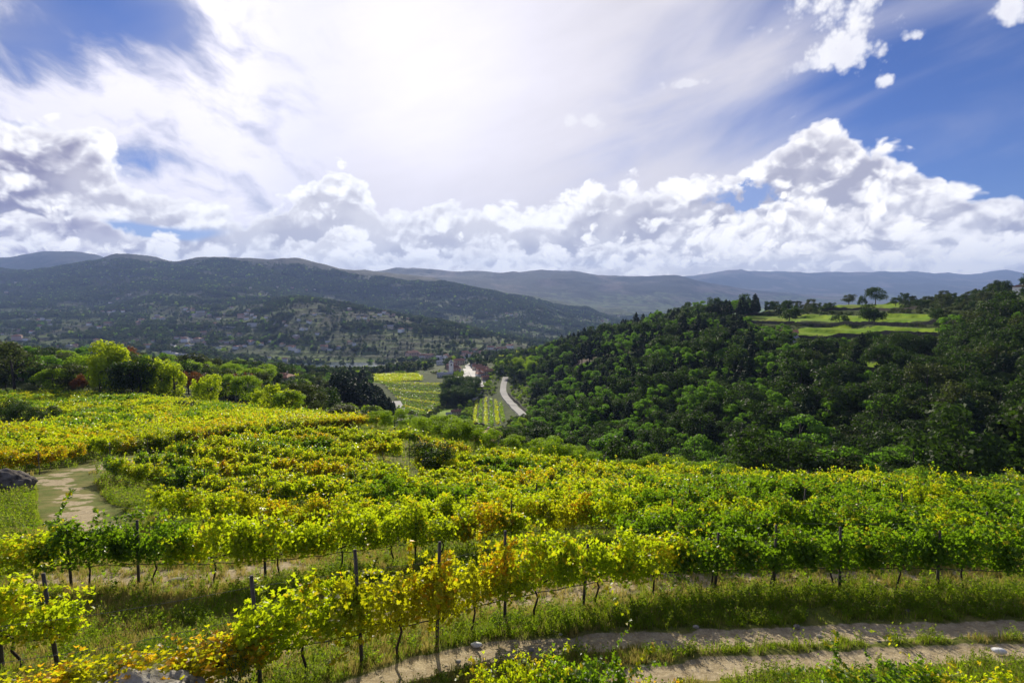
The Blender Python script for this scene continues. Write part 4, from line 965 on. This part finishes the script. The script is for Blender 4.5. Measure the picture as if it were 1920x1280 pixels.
def ribbon(name, pl, w, mat, lift, thick=.0, n=4, wf=None):
    P = [Vector((x, y)) for x, y in pl]; V, F = [], []; Q = []
    for a, b in zip(P[:-1], P[1:]):
        m_ = max(1, int((b - a).length / 3.))
        for i in range(m_): Q.append(a.lerp(b, i / m_))
    Q.append(P[-1])
    for _ in range(4): Q = [Q[0]] + [(Q[i - 1] + Q[i] * 2 + Q[i + 1]) / 4 for i in range(1, len(Q) - 1)] + [Q[-1]]
    for i, p in enumerate(Q):
        d = (Q[min(i + 1, len(Q) - 1)] - Q[max(i - 1, 0)]).normalized(); nrm = Vector((-d.y, d.x)); ww = w if wf is None else w * wf(i / (len(Q) - 1))
        zz = max(float(H(p.x + nrm.x * k * ww, p.y + nrm.y * k * ww)) for k in (-.5, -.25, 0, .25, .5))
        for k in (-.5, .5): V.append((p.x + nrm.x * ww * k, p.y + nrm.y * ww * k, zz + lift))
        for k in (-.56, .56): V.append((p.x + nrm.x * ww * k, p.y + nrm.y * ww * k, zz + lift - 3.))
    for i in range(len(Q) - 1):
        a = i * 4; b = a + 4; F += [(a, b, b + 1, a + 1), (a + 2, b + 2, b, a), (a + 1, b + 1, b + 3, a + 3)]
    o = link(bpy.data.objects.new(name, mesh_np(name, V, F, mat)), kind='structure'); return o
me = mesh_np('river', [(-620, 960, -163.3), (-80, 960, -163.3), (-80, 1190, -163.3), (-620, 1190, -163.3)], [(0, 1, 2, 3)], M_WATER); link(bpy.data.objects.new('river', me), kind='structure')
ribbon('road', ROAD1, 5.8, M_ASPH, .25)
for k in (-.46, .46):
    pass
ROAD2 = gp([(757, 790), (754, 778), (748, 766), (742, 756)], 200); ribbon('road', ROAD2, 8., M_ASPH, .3)
PARK = [gp([(868, 730), (880, 712), (884, 700), (880, 692)], 300), gp([(900, 728), (898, 712), (890, 700), (884, 693)], 300), gp([(852, 726), (866, 714), (862, 708), (842, 706)], 300), gp([(880, 694), (876, 687), (884, 682), (900, 680)], 300)]
ribbon('car_park', PARK[0], 17, M_CONC, .35); ribbon('car_park', PARK[1], 13, M_CONC, .42); ribbon('road', PARK[2], 6, M_CONC, .38); ribbon('road', PARK[3], 7, M_CONC, .46)
ribbon('path', gp([(905, 730), (895, 742), (885, 752)], 300), 4, M_CONC, .3)
for L, w in (([(398, 616), (420, 614), (448, 615), (470, 618)], 14), ([(300, 632), (322, 634), (352, 632)], 9), ([(318, 640), (326, 650), (312, 658), (330, 664), (350, 668), (384, 671)], 12), ([(470, 618), (500, 612), (516, 606), (520, 600)], 7), ([(345, 650), (380, 646), (420, 650)], 6), ([(560, 592), (620, 588), (690, 592)], 5)):
    q = gp(L, 900)
    if len(q) > 1: ribbon('road', q, w, M_CONC if w > 8 else M_ASPH, 1.2)
# parked cars on the pale car park: a few tiny ones
def box_geo(x0, x1, y0, y1, z0, z1): return [(x0, y0, z0), (x1, y0, z0), (x1, y1, z0), (x0, y1, z0), (x0, y0, z1), (x1, y0, z1), (x1, y1, z1), (x0, y1, z1)], [(0, 3, 2, 1), (4, 5, 6, 7), (0, 1, 5, 4), (1, 2, 6, 5), (2, 3, 7, 6), (3, 0, 4, 7)]
# ------------------------------------------------------------------ houses
def house_parts(kind, seed):
    rs = random.Random(seed); L, W, hh = {'gable': (12, 8.5, 5.8), 'hip': (11, 9.5, 6.2), 'ell': (13, 8, 5.6), 'long': (22, 9, 4.6), 'shed': (7, 5, 2.8)}[kind]; rh = 2.0 if kind != 'hip' else 2.4
    wv = [box_geo(-L / 2, L / 2, -W / 2, W / 2, -3, hh)]; ov = .5
    def gable(cx, cy, l, w, z, r, ax=0):
        V = [(-l / 2, -w / 2, z), (l / 2, -w / 2, z), (l / 2, w / 2, z), (-l / 2, w / 2, z), (-l / 2, 0, z + r), (l / 2, 0, z + r)]
        V += [(x, y, z_ - .28) for x, y, z_ in V[:4]]
        F = [(0, 1, 5, 4), (2, 3, 4, 5), (0, 4, 3), (1, 2, 5), (6, 7, 1, 0), (8, 9, 3, 2), (7, 8, 2, 1), (9, 6, 0, 3), (9, 8, 7, 6)]
        if ax: V = [(-y, x, z_) for x, y, z_ in V]
        return [(x + cx, y + cy, z_) for x, y, z_ in V], F
    def hip(l, w, z, r):
        k = w * .42; V = [(-l / 2, -w / 2, z), (l / 2, -w / 2, z), (l / 2, w / 2, z), (-l / 2, w / 2, z), (-l / 2 + k, 0, z + r), (l / 2 - k, 0, z + r)] + [(-l / 2, -w / 2, z - .28), (l / 2, -w / 2, z - .28), (l / 2, w / 2, z - .28), (-l / 2, w / 2, z - .28)]
        return V, [(0, 1, 5, 4), (2, 3, 4, 5), (0, 4, 3), (1, 2, 5), (6, 7, 1, 0), (8, 9, 3, 2), (7, 8, 2, 1), (9, 6, 0, 3), (9, 8, 7, 6)]
    rf = [hip(L + 2 * ov, W + 2 * ov, hh + .28, rh) if kind == 'hip' else gable(0, 0, L + 2 * ov, W + 2 * ov, hh + .28, rh)]
    if kind == 'ell':
        wv.append(box_geo(L / 2 - 5.5, L / 2 - .4, -W / 2 - 5, -W / 2 + .003, -3, hh - 1.3)); rf.append(gable(L / 2 - 2.95, -W / 2 - 2.6, 6.4, 6.0, hh - 1.02, 1.5, 1))
    win = []
    n = int(L / 3)
    for fl in range(2 if hh > 5 else 1):
        for i in range(n):
            x = -L / 2 + (i + .5) * L / n; z = 1.0 + fl * 2.8
            if kind == 'ell' and x > L / 2 - 6: continue
            if fl == 0 and i == n // 2: continue
            win.append(box_geo(x - .5, x + .5, -W / 2 - .04, -W / 2 + .1, z, z + 1.25))
    door = box_geo(-L / 2 + (n // 2 + .5) * L / n - .5, -L / 2 + (n // 2 + .5) * L / n + .5, -W / 2 - .05, -W / 2 + .1, 0, 2.1)
    chim = box_geo(L * .2, L * .2 + .8, .6, 1.4, hh + .8, hh + rh + 1.1)
    return wv, rf, win, door, chim
HM = {}
def house_mesh(kind, wi, ri):
    k = (kind, wi, ri)
    if k not in HM:
        wv, rf, win, door, chim = house_parts(kind, 1)
        HM[k] = (mesh_np('wall', *join(wv), M_WALL[wi]), mesh_np('roof', *join(rf), M_ROOF[ri]), [mesh_np('window', *w_, M_GLASS) for w_ in win], mesh_np('door', *door, M_DOOR), mesh_np('chimney', *chim, M_WALL[wi]))
    return HM[k]
HOUSES = []
def house(u, v, w, kind='gable', wi=0, ri=0, rz=None, cluster='', near=False, ymin=150., lab=None, Y=None):
    if Y is None:
        p = cast(u, v, ymin)
        if p is None: return
    else: p = Vector((at(u, Y), Y, float(H(at(u, Y), Y))))
    base = {'gable': 12, 'hip': 11, 'ell': 13, 'long': 22, 'shed': 7}[kind]; s = min(max(w * (1.3 if near else .9) / 960 * p.y / base, .55), 2.6)
    HOUSES.append(dict(p=p, s=s, kind=kind, wi=wi, ri=ri, rz=rnd.uniform(-.7, .7) if rz is None else rz, cl=cluster, near=near, u=u, lab=lab, v=v))
C = 'beside the car park in the village'
for a in ((834, 706, 22, 'long', 0, 2, .1), (850, 698, 15, 'gable', 2, 1, .2), (858, 697, 10, 'hip', 0, 0, 0), (846, 692, 12, 'gable', 2, 0, -.3), (861, 684, 14, 'gable', 1, 0, .3), (870, 681, 9, 'hip', 0, 2, 0), (852, 686, 9, 'gable', 2, 0, 0), (895, 694, 13, 'gable', 1, 0, .5), (904, 699, 16, 'ell', 2, 0, .4), (914, 704, 15, 'gable', 1, 0, .5), (900, 708, 11, 'hip', 0, 0, .5), (910, 712, 10, 'gable', 2, 0, .3), (889, 688, 9, 'gable', 0, 1, 0)):
    house(*a, C, True)
C = 'in the upper end of the village'
for a in ((824, 674, 9, 'gable', 0, 2), (832, 678, 11, 'ell', 0, 2), (826, 684, 10, 'gable', 0, 2), (838, 671, 8, 'hip', 0, 0), (845, 674, 9, 'gable', 2, 0), (873, 666, 10, 'gable', 2, 0), (881, 668, 10, 'ell', 0, 0), (898, 668, 8, 'gable', 1, 0), (890, 661, 8, 'gable', 0, 0), (902, 664, 7, 'hip', 2, 0), (920, 656, 9, 'gable', 0, 0), (941, 656, 15, 'long', 1, 0), (956, 653, 9, 'gable', 0, 0), (930, 659, 7, 'gable', 0, 1), (868, 672, 8, 'gable', 0, 0), (984, 660, 8, 'gable', 0, 1)): house(*a, None, C, True)
C = 'on the wooded river bank'
for a in ((773, 670, 15, 'gable', 2, 0), (783, 668, 8, 'hip', 0, 0), (793, 672, 10, 'gable', 0, 0), (806, 672, 11, 'gable', 2, 0), (764, 667, 6, 'gable', 0, 1)): house(*a, None, C, True)
house(855, 779, 14, 'gable', 1, 1, .2, '', True, lab='cream farmhouse below the black copse'); house(842, 780, 8, 'shed', 0, 2, 0, '', True, lab='small white shed beside the cream farmhouse')
house(914, 836, 19, 'gable', 1, 0, 1.2, '', True, lab='small red-roofed farm building just below the vineyard edge', Y=104.)
house(366, 722, 27, 'hip', 1, 0, .1, '', True, 150, 'orange-roofed villa behind the lime trees at left'); house(531, 724, 25, 'hip', 1, 0, -.1, '', True, 150, 'orange-roofed villa alone among trees left of the pines'); house(461, 752, 28, 'gable', 0, 2, .5, '', True, 150, 'low grey-roofed house behind the left vineyard')
house(450, 747, 16, 'gable', 1, 0, .2, '', True, 150, 'red-roofed annex beside the low grey-roofed house'); house(50, 712, 18, 'gable', 1, 0, .1, '', True, 150, 'orange roof poking from the wood at far left')
house(544, 702, 14, 'gable', 2, 0, .1, '', True, 150, 'pinkish house with pergola below the river bend'); house(558, 700, 12, 'gable', 1, 1, .1, '', True, 150, 'brown-roofed house right of the pinkish house')
house(1478, 637, 22, 'gable', 1, 0, -.3, '', True, 120, 'red-roofed barn at the foot of the hilltop fields'); house(1490, 640, 9, 'shed', 0, 2, .2, '', True, 120, 'white lean-to beside the red-roofed barn')
house(1914, 548, 15, 'gable', 0, 1, .2, '', True, 120, 'white house on the crest at the right frame edge'); house(1914, 604, 20, 'gable', 0, 2, .4, '', True, 120, 'grey-roofed shed on the hillside at the right frame edge')
house(972, 694, 9, 'gable', 0, 2, 0, '', True, 150, 'small white house under the yellow trees above the road'); house(938, 701, 8, 'gable', 0, 2, .4, '', True, 150, 'small pale house at the bend of the road')
FH = {'on the far left slope': [(113, 582, 5), (38, 590, 5), (53, 598, 6), (72, 600, 5), (80, 599, 8), (92, 603, 8), (75, 613, 9), (93, 609, 7), (23, 620, 7), (35, 621, 8), (60, 624, 8), (32, 637, 15), (47, 637, 8), (12, 548, 5), (30, 530, 5), (4, 626, 5), (66, 590, 5)],
      'in the dark wood edge above the lime poplars': [(106, 652, 10), (130, 651, 9), (143, 649, 11), (178, 652, 12), (181, 640, 9), (168, 609, 9), (186, 614, 8), (203, 610, 12), (232, 646, 9), (243, 643, 6), (277, 651, 12), (255, 637, 6), (288, 640, 7)],
      'in the hamlet high on the left slope': [(205, 585, 11), (193, 585, 6), (214, 583, 6), (231, 584, 6), (207, 567, 6), (260, 607, 10), (265, 601, 9), (288, 597, 6), (295, 594, 8), (305, 598, 9), (221, 560, 5), (243, 553, 5)],
      'in the hamlet above the long pale road': [(338, 584, 6), (348, 580, 7), (352, 584, 5), (361, 582, 9), (366, 594, 11), (376, 591, 14), (383, 588, 9), (393, 592, 7), (404, 608, 9), (382, 626, 10), (420, 590, 6), (434, 577, 6), (410, 598, 7)],
      'in the riverside works below the pale road': [(325, 635, 8), (331, 634, 7), (338, 640, 10), (346, 640, 12), (356, 638, 9), (362, 641, 8), (370, 640, 12), (377, 638, 11), (350, 632, 9), (341, 632, 7), (384, 644, 7), (352, 648, 8)],
      'in the row of grey sheds on the bank': [(308, 660, 9), (315, 662, 9), (324, 664, 8), (331, 665, 9), (338, 667, 8), (345, 668, 9), (353, 669, 9), (361, 670, 8), (368, 672, 9), (376, 674, 10), (383, 671, 8), (341, 674, 8)],
      'in the hamlet above the blue-grey hall': [(452, 594, 11), (462, 598, 8), (466, 583, 6), (462, 589, 7), (478, 595, 6), (500, 596, 7), (515, 608, 8), (449, 628, 9), (472, 590, 6), (533, 604, 7), (537, 610, 6)],
      'on the slope over the river, left half': [(425, 644, 9), (415, 641, 7), (436, 641, 7), (471, 643, 13), (490, 646, 10), (442, 653, 9), (451, 649, 6), (459, 649, 7), (410, 652, 7), (490, 678, 12), (533, 676, 11), (505, 670, 6), (430, 628, 7), (505, 640, 6)],
      'on the slope over the river, right half': [(555, 634, 11), (530, 648, 10), (548, 653, 13), (558, 659, 10), (540, 650, 7), (608, 653, 14), (618, 656, 12), (634, 653, 9), (614, 640, 9), (656, 643, 10), (664, 646, 7), (595, 626, 7), (566, 618, 7), (575, 617, 5)],
      'along the sunny spur': [(590, 590, 7), (560, 600, 6), (580, 604, 10), (655, 580, 8), (672, 598, 9), (684, 597, 7), (702, 593, 7), (712, 590, 8), (720, 587, 8), (726, 590, 8), (732, 592, 7), (738, 591, 6), (752, 621, 10), (732, 615, 11), (770, 617, 7), (765, 598, 6), (720, 612, 6), (690, 602, 6)],
      'on the hazy mountain flank behind the spur': [(950, 588, 6), (958, 590, 6), (940, 591, 5), (968, 589, 5), (1130, 602, 5), (1140, 600, 4), (1160, 592, 4), (975, 600, 5), (930, 600, 5), (912, 586, 4), (1010, 596, 4), (1050, 600, 4), (860, 572, 4), (520, 538, 5), (548, 540, 5), (575, 544, 5), (590, 542, 4), (470, 540, 5)]}
for C, L in FH.items():
    for (u, v, w) in L:
        grey = 'grey' in C.split(' above')[0]; kind = rnd.choice(['gable', 'gable', 'hip', 'ell', 'long'])
        house(u, v + 1, w * 1.05, kind, 0 if grey else rnd.choice([0, 0, 0, 2, 1]), 2 if grey else rnd.choice([0, 0, 1, 2]), None, C, False, 900.)
house(476, 612, 23, 'long', 0, 2, .1, '', False, 900, 'long blue-grey hall on the far slope')
def build_houses():
    g = {}
    for h in HOUSES: g.setdefault(h['cl'], []).append(h)
    wn = ['white-walled', 'cream-walled', 'pink-walled']; rn = ['red-tiled', 'brown-roofed', 'grey-roofed']; kn = {'gable': 'house', 'hip': 'hipped villa', 'ell': 'winged house', 'long': 'long building', 'shed': 'shed'}
    n = 0
    for cl, L in g.items():
        L.sort(key=lambda h: h['u'])
        for i, h in enumerate(L):
            lab = h['lab'] or '%s %s %s, %s from left %s' % (wn[h['wi']], rn[h['ri']], kn[h['kind']], ordn(i), cl)
            wm, rm, win, door, chim = house_mesh(h['kind'], h['wi'], h['ri'])
            o = empty('shed' if h['kind'] == 'shed' else 'house', h['p'], h['rz'], lab, 'house' if h['kind'] != 'shed' else 'shed', 'houses of the valley', sc=h['s'])
            child('wall', wm, o); r = child('roof', rm, o)
            if h['near']:
                child('chimney', chim, r); child('door', door, o)
                for w_ in win: child('window', w_, o)
            n += 1
    print('houses', n)
build_houses()
# church tower of the village
t = empty('church_tower', cast(846, 702, 300), .2, 'tall white church tower among the village houses', 'tower')
child('wall', mesh_np('wall', *box_geo(-2.5, 2.5, -2.5, 2.5, -2, 15), M_WALL[0]), t); V_ = [(-2.8, -2.8, 15), (2.8, -2.8, 15), (2.8, 2.8, 15), (-2.8, 2.8, 15), (0, 0, 18.5)]
child('roof', mesh_np('roof', V_, [(0, 1, 4), (1, 2, 4), (2, 3, 4), (3, 0, 4), (3, 2, 1, 0)], M_ROOF[2]), t); child('opening', mesh_np('opening', *box_geo(-.7, .7, -2.56, -2.4, 11, 13.4), M_GLASS), t)
# ------------------------------------------------------------------ terraced vine rows in the valley and field edges
def vine_line(pl, h, w, mat, label, group, step=.55, sz=.5):
    P = [Vector(p) for p in pl]; C = []
    for a, b in zip(P[:-1], P[1:]):
        L = (b - a).length; n = max(1, int(L / step * 4))
        for i in range(n):
            p = a.lerp(b, (i + rnd.random()) / n); C.append((p.x + rnd.gauss(0, w), p.y + rnd.gauss(0, w), 0))
    if len(C) < 4: return
    C = np.array(C); C[:, 2] = H(C[:, 0], C[:, 1]) + rng.uniform(.15, h, len(C)) * (.8 + .4 * fbm(C[:, 0] / 5, C[:, 1] / 5, 2, 4)); V, F = cards(C, np.tile([0, 0, .5], (len(C), 1)), sz * rng.uniform(.6, 1.2, len(C)))
    link(bpy.data.objects.new('vine_row', mesh_np('vine_row', V, F, mat, np.repeat(rng.random(len(C)), 4))), label=label, category='vine row', group=group)
i = 0
for v0, v1, ua, ub in ((716, 722, 712, 842), (720, 727, 716, 840), (725, 733, 722, 836), (730, 739, 728, 834), (735, 745, 733, 830), (740, 751, 738, 826), (746, 757, 742, 822), (752, 763, 747, 818), (757, 769, 752, 812), (763, 774, 758, 806), (769, 778, 764, 800)):
    q = gp([(ua + (ub - ua) * t, v0 + (v1 - v0) * t + 1.5 * math.sin(t * 3.1)) for t in np.linspace(0, 1, 10)], 200); vine_line(q, 2.4, .7, M_VG if i % 3 else M_VY, 'green hedge-like vine row, %s from the top of the valley terraces' % ordn(i), 'vine rows on the valley terraces', step=.3, sz=.6); i += 1
q = 0
for k in range(14):
    v = 702 + k * .95; L = gp([(u, v + (u - 740) * -.02) for u in np.linspace(700 + k * .3, 780 + min(k, 5) * 2, 6)], 200)
    vine_line(L, 1.8, 1.3, M_VY, 'lime-yellow vine row, %s from the top of the bright field' % ordn(k), 'vine rows of the bright field', step=.4, sz=.65)
for k, (u0, v0, u1, v1) in enumerate(((884, 760, 880, 795), (893, 752, 890, 798), (902, 750, 900, 800), (911, 748, 911, 800), (920, 750, 922, 798), (929, 752, 933, 796), (938, 756, 944, 792))):
    vine_line(gp([(u0 + (u1 - u0) * t, v0 + (v1 - v0) * t) for t in np.linspace(0, 1, 6)], 150), 2.4, .6, M_VY if k % 2 else M_VG, 'garden vine row, %s from left beside the cream farmhouse' % ordn(k), 'vine rows in the farmhouse garden', sz=.5)
def stone_wall(L, h, label, ymin=100., w=.5, mat=None):
    q = gp(L, ymin)
    if len(q) < 2: return
    P = [Vector(p) for p in q]; Q = []
    for a, b in zip(P[:-1], P[1:]):
        n = max(1, int((b - a).length / 1.5)); Q += [a.lerp(b, i / n) for i in range(n)]
    Q.append(P[-1]); V, F = [], []
    for i, p in enumerate(Q):
        d = (Q[min(i + 1, len(Q) - 1)] - Q[max(i - 1, 0)]).normalized(); nr = Vector((-d.y, d.x)) * w * .5; z = float(H(p.x, p.y)); j = rnd.uniform(-.12, .12) * h
        V += [(p.x - nr.x, p.y - nr.y, z - 1), (p.x - nr.x * .8, p.y - nr.y * .8, z + h + j), (p.x + nr.x * .8, p.y + nr.y * .8, z + h + j), (p.x + nr.x, p.y + nr.y, z - 1)]
    for i in range(len(Q) - 1):
        a = i * 4
        F += [(a, a + 4, a + 5, a + 1), (a + 1, a + 5, a + 6, a + 2), (a + 2, a + 6, a + 7, a + 3)]
    link(bpy.data.objects.new('terrace_wall', mesh_np('terrace_wall', V, F, mat or M_STONED)), label=label, category='wall', group='dry stone terrace walls')
for k, (L, w_) in enumerate((([(1490, 609), (1600, 610), (1700, 611), (1790, 607)], 'under the widest hilltop field'), ([(1480, 634), (1560, 634), (1640, 628), (1700, 628), (1790, 626)], 'under the second hilltop field'), ([(1380, 590), (1450, 590)], 'under the yellow strip on the crest'), ([(1570, 660), (1670, 660)], 'under the narrow hilltop strip'), ([(1580, 676), (1660, 676)], 'under the lower hilltop strip'),
                      ([(1540, 584), (1620, 581), (1720, 580)], 'along the top hilltop field'), ([(1600, 695), (1700, 695)], 'in the scrub below the hilltop fields'), ([(1700, 665), (1790, 665)], 'right of the narrow hilltop strip'), ([(1400, 606), (1490, 608)], 'left of the widest hilltop field'), ([(872, 800), (890, 796), (908, 800), (922, 806)], 'below the farmhouse garden'), ([(880, 812), (900, 806), (918, 812)], 'above the red farm building'))):
    stone_wall(L, 1.9, 'low dark dry stone wall ' + w_)
stone_wall([(953, 740), (962, 750), (975, 762), (988, 776)], 2.2, 'dark retaining wall on the uphill side of the road', 200)
# ------------------------------------------------------------------ rocks, frames, litter
def rock(loc, r, sq, seed, label, mat=None, name='boulder', sub=5, rot=0., grp=None):
    bm = bmesh.new(); bmesh.ops.create_icosphere(bm, subdivisions=sub, radius=1.)
    from mathutils import noise as mn
    for v_ in bm.verts:
        p = v_.co.copy(); q = p * 1.1 + Vector((seed * 3.1, seed, 0)); d = .17 * mn.fractal(q, .9, 2.1, 5) + .05 * mn.fractal(q * 4, .7, 2.1, 5) - .07 * abs(mn.noise(q * 2.6)); v_.co = p * (1 + d)
        v_.co.z = max(v_.co.z, -.7)
    bmesh.ops.scale(bm, vec=sq, verts=bm.verts); bmesh.ops.scale(bm, vec=(r, r, r), verts=bm.verts); me = bpy.data.meshes.new(name); bm.to_mesh(me); bm.free(); me.materials.append(mat or M_STONE)
    me.polygons.foreach_set('use_smooth', np.ones(len(me.polygons), bool))
    o = link(bpy.data.objects.new(name, me), label=label, category='rock'); o.location = loc; o.rotation_euler = (0, 0, rot)
    if grp: o['group'] = grp
    return o
M_GRAN = flatmat('lichened_granite', (.10, .09, .07), (.42, .39, .33), 5., .95, .12, 1.)
bx, by = at(215, 6.6), 6.6; rock((bx, by, float(H(bx, by)) + .12), .80, (1.15, .9, .95), 3, 'pale lichened boulder ringed with ivy at the lower left', M_GRAN)
bx2, by2 = at(110, 6.7), 6.7; rock((bx2, by2, float(H(bx2, by2)) + .15), .42, (1.3, .9, .8), 8, 'smaller pale stone left of the ivy-ringed boulder', M_GRAN, sub=4)
p = cast(2, 932); rock((p.x - .5, p.y + .6, p.z + .35), 1.05, (1.35, .9, .95), 5, 'dark tilted boulder beside the dirt lane at left', M_STONE, rot=.4)
M_IVY = leafmat('ivy_leaves', (.020, .040, .008), (.050, .085, .014), (.08, .15, .012), tw=.35, spec=.2, gloss=.4)
a_ = rng.uniform(0, 6.28, 5200); rr = 1.0 + np.abs(rng.normal(0, .22, 5200)); zz = rng.uniform(-.35, .62, 5200) * 1.; Cx = np.stack([bx + np.cos(a_) * rr * 1.06, by + np.sin(a_) * rr * .9, float(H(bx, by)) + .35 + zz * (1.55 - .75 * rr)], 1)
kx = (np.sin(a_) > -.75) | (Cx[:, 2] < float(H(bx, by)) + .45); Cx = Cx[kx]; V, F = leaf_mesh(Cx, np.stack([np.cos(a_[kx]), np.sin(a_[kx]), .6 + 0 * Cx[:, 0]], 1), rng.uniform(.02, .042, len(Cx)), True)
link(bpy.data.objects.new('ivy', mesh_np('ivy', V, F, M_IVY, np.repeat(rng.random(len(Cx)), 12))), kind='stuff')
us_ = sorted(rnd.uniform(380, 1900) for _ in range(18))
for k, u in enumerate(us_):
    p = cast(u, rnd.uniform(1130, 1270)); rock((p.x, p.y, p.z), rnd.uniform(.03, .07), (1.2, 1, .7), k, 'small pale fieldstone in the grass by the wheel tracks, %s from left' % ordn(k), M_GRAN, 'fieldstone', 2, grp='small stones scattered in the grass')
p = cast(893, 1208); rock((p.x, p.y, p.z), .075, (1.5, .9, .6), 40, 'white stone lying in the grass above the wheel track', M_WHITE, 'stone', 3)
p = cast(1873, 1222); o = rock((p.x, p.y, p.z + .03), .10, (1.4, .8, .5), 43, 'crumpled blue-white litter on the wheel track at right', M_WHITE, 'litter', 3); o['category'] = 'litter'
p = cast(333, 1090); rock((p.x, p.y, p.z + .02), .16, (1.6, .8, .5), 47, 'pale flat stone under the vines at left', M_GRAN, 'stone', 3)
def frame(u0, v0, u1, v1, Y, label, hp=2.0):
    a = Vector((at(u0, Y), Y, 0)); b = Vector((at(u1, Y), Y + .2, 0))
    def zt(u, v, yy): x_, y_, z_ = ray(u, v); return z_ / y_ * yy
    a.z = zt(u0, v0, Y); b.z = zt(u1, v1, Y + .2); o = empty('pergola_trellis', (a.x, a.y, float(H(a.x, a.y))), 0, label, 'trellis frame'); inv = Vector(o.location)
    child('crossbar', mesh_np('crossbar', *tube([a - inv, b - inv], [.035, .035], 6), POSTM), o)
    for q in (a, b): child('post', mesh_np('post', *tube([Vector((q.x, q.y, float(H(q.x, q.y)) - .3)) - inv, q + Vector((0, 0, .12)) - inv], [.05, .045], 7), POSTM), o)
frame(1428, 898, 1512, 896, 38., 'pale wooden trellis frame standing clear near the far vineyard edge'); frame(1632, 938, 1800, 948, 25., 'dark trellis frame with long bar among right-hand vines'); frame(1366, 936, 1465, 938, 24.5, 'dark trellis bar frame left of the bare patch'); frame(1870, 1014, 1935, 1017, 16., 'dark trellis bar at the right frame edge above the vines')
# low vines at the very bottom of the view
for i, (u, Y, c, s) in enumerate(((975, 6.5, 'y', .60), (1090, 6.45, 'g', .62), (1195, 6.3, 'o', .46), (1660, 6.35, 'g', .54), (1770, 6.35, 'g', .54), (1890, 6.4, 'y', .54))):
    x, z = at(u, Y), float(H(at(u, Y), Y)); o = empty('grape_vine', (x, Y, z), .1, '%s low straggling vine, %s from left along the bottom frame edge' % ({'g': 'green', 'y': 'lime', 'o': 'golden'}[c], ordn(i)), 'vine', 'low vines at the bottom edge', sc=(.62, .8, s))
    child('trunk', WOOD[i % 4], o); child('foliage', NEARV[c][i % 4], o)
for u, Y, hh, lb in ((990, 6.75, 1.05, 'short dark stake among the low vines at bottom centre'), (1688, 6.5, .95, 'short dark stake among the low vines at bottom right')):
    x, z = at(u, Y), float(H(at(u, Y), Y)); link(bpy.data.objects.new('stake', mesh_np('stake', *tube([(x, Y, z - .2), (x - .04, Y, z + hh)], [.045, .04], 8), POSTM)), label=lb, category='stake')
def far_woods():
    ks = ['far_oak', 'far_pine', 'far_olive', 'far_scrub', 'far_acacia', 'far_fruit']; protos = [m for k in ks for m in PROTO[k]]
    P, Rr, Sc, Wh = [], [], [], []
    n = 230000
    u = rng.uniform(-250, 1250, n); Y = np.sqrt(rng.uniform(420. ** 2, 4000. ** 2, n)) ; x = (u - 960) / 960 * Y
    z = H(x, Y)
    d = .03 * sstep(2200, 3200, Y) + fbm(x / 160., Y / 90., 4, 31); keep = (d > .57 + .03 * rng.normal(0, 1, n)) | (rng.random(n) < .05)
    keep &= ~((Y < 1170) & (Y > 1040) & (u > 480) & (u < 780) & (z < -160)); keep &= ~((Y < 640) & (u > 690) & (u < 930))
    keep &= ~((u > 1000) & (Y < 640)) ; keep &= ~((Y > 560) & (Y < 760) & (u > 780) & (u < 960) & (rng.random(n) < .7))
    # hedgerows along the terraces
    hz = np.abs(((z / 7.) % 1.) - .80) < .07
    keep |= hz & (rng.random(n) < .35) & (Y > 1150)
    U_, V_ = project(x, Y, z + 5.)
    for h in HOUSES:
        hw = .5 * h['s'] * 12 / h['p'].y * 960 + 2; hu, hv = project(h['p'].x, h['p'].y, h['p'].z + 3 * h['s'])
        keep &= ~((np.abs(U_ - hu) < hw) & (V_ > hv - 3) & (V_ < hv + 6) & (Y < h['p'].y + 15) & (Y > h['p'].y * .8))
    i = np.nonzero(keep)[0][:80000]
    sc = np.where(hz[i] & (d[i] < .5), rng.uniform(4, 8, len(i)), rng.uniform(8, 15, len(i))) * np.interp(Y[i], [400, 1500, 3000, 4300], [.8, 1.05, 1.35, 1.5])
    w = rng.choice(12, len(i), p=np.array([5, 5, 4, 4, 1, 1, .5, .5, .4, .4, .1, .1]) / 22.)
    scatter('distant_woods', np.stack([x[i], Y[i], z[i] - 1.], 1), rng.uniform(0, 6.28, len(i)), sc, protos, w)
far_woods()
# ------------------------------------------------------------------ the air
def haze():
    bm = bmesh.new(); bmesh.ops.create_cube(bm, size=1)
    bmesh.ops.scale(bm, vec=(56000, 15200, 1100), verts=bm.verts); bmesh.ops.translate(bm, vec=(0, 7500, 300), verts=bm.verts)
    me = bpy.data.meshes.new('haze'); bm.to_mesh(me); o = bpy.data.objects.new('haze', me); COL.objects.link(o); o['kind'] = 'stuff'
    m = bpy.data.materials.new('air'); m.use_nodes = True; nt = m.node_tree; nt.nodes.clear()
    v = nt.nodes.new('ShaderNodeVolumePrincipled'); v.inputs['Color'].default_value = (.40, .57, 1., 1); v.inputs['Density'].default_value = HAZE_D; v.inputs['Anisotropy'].default_value = .1
    ou = nt.nodes.new('ShaderNodeOutputMaterial'); nt.links.new(v.outputs[0], ou.inputs['Volume']); me.materials.append(m)
HAZE_D = 7.4e-5
haze()
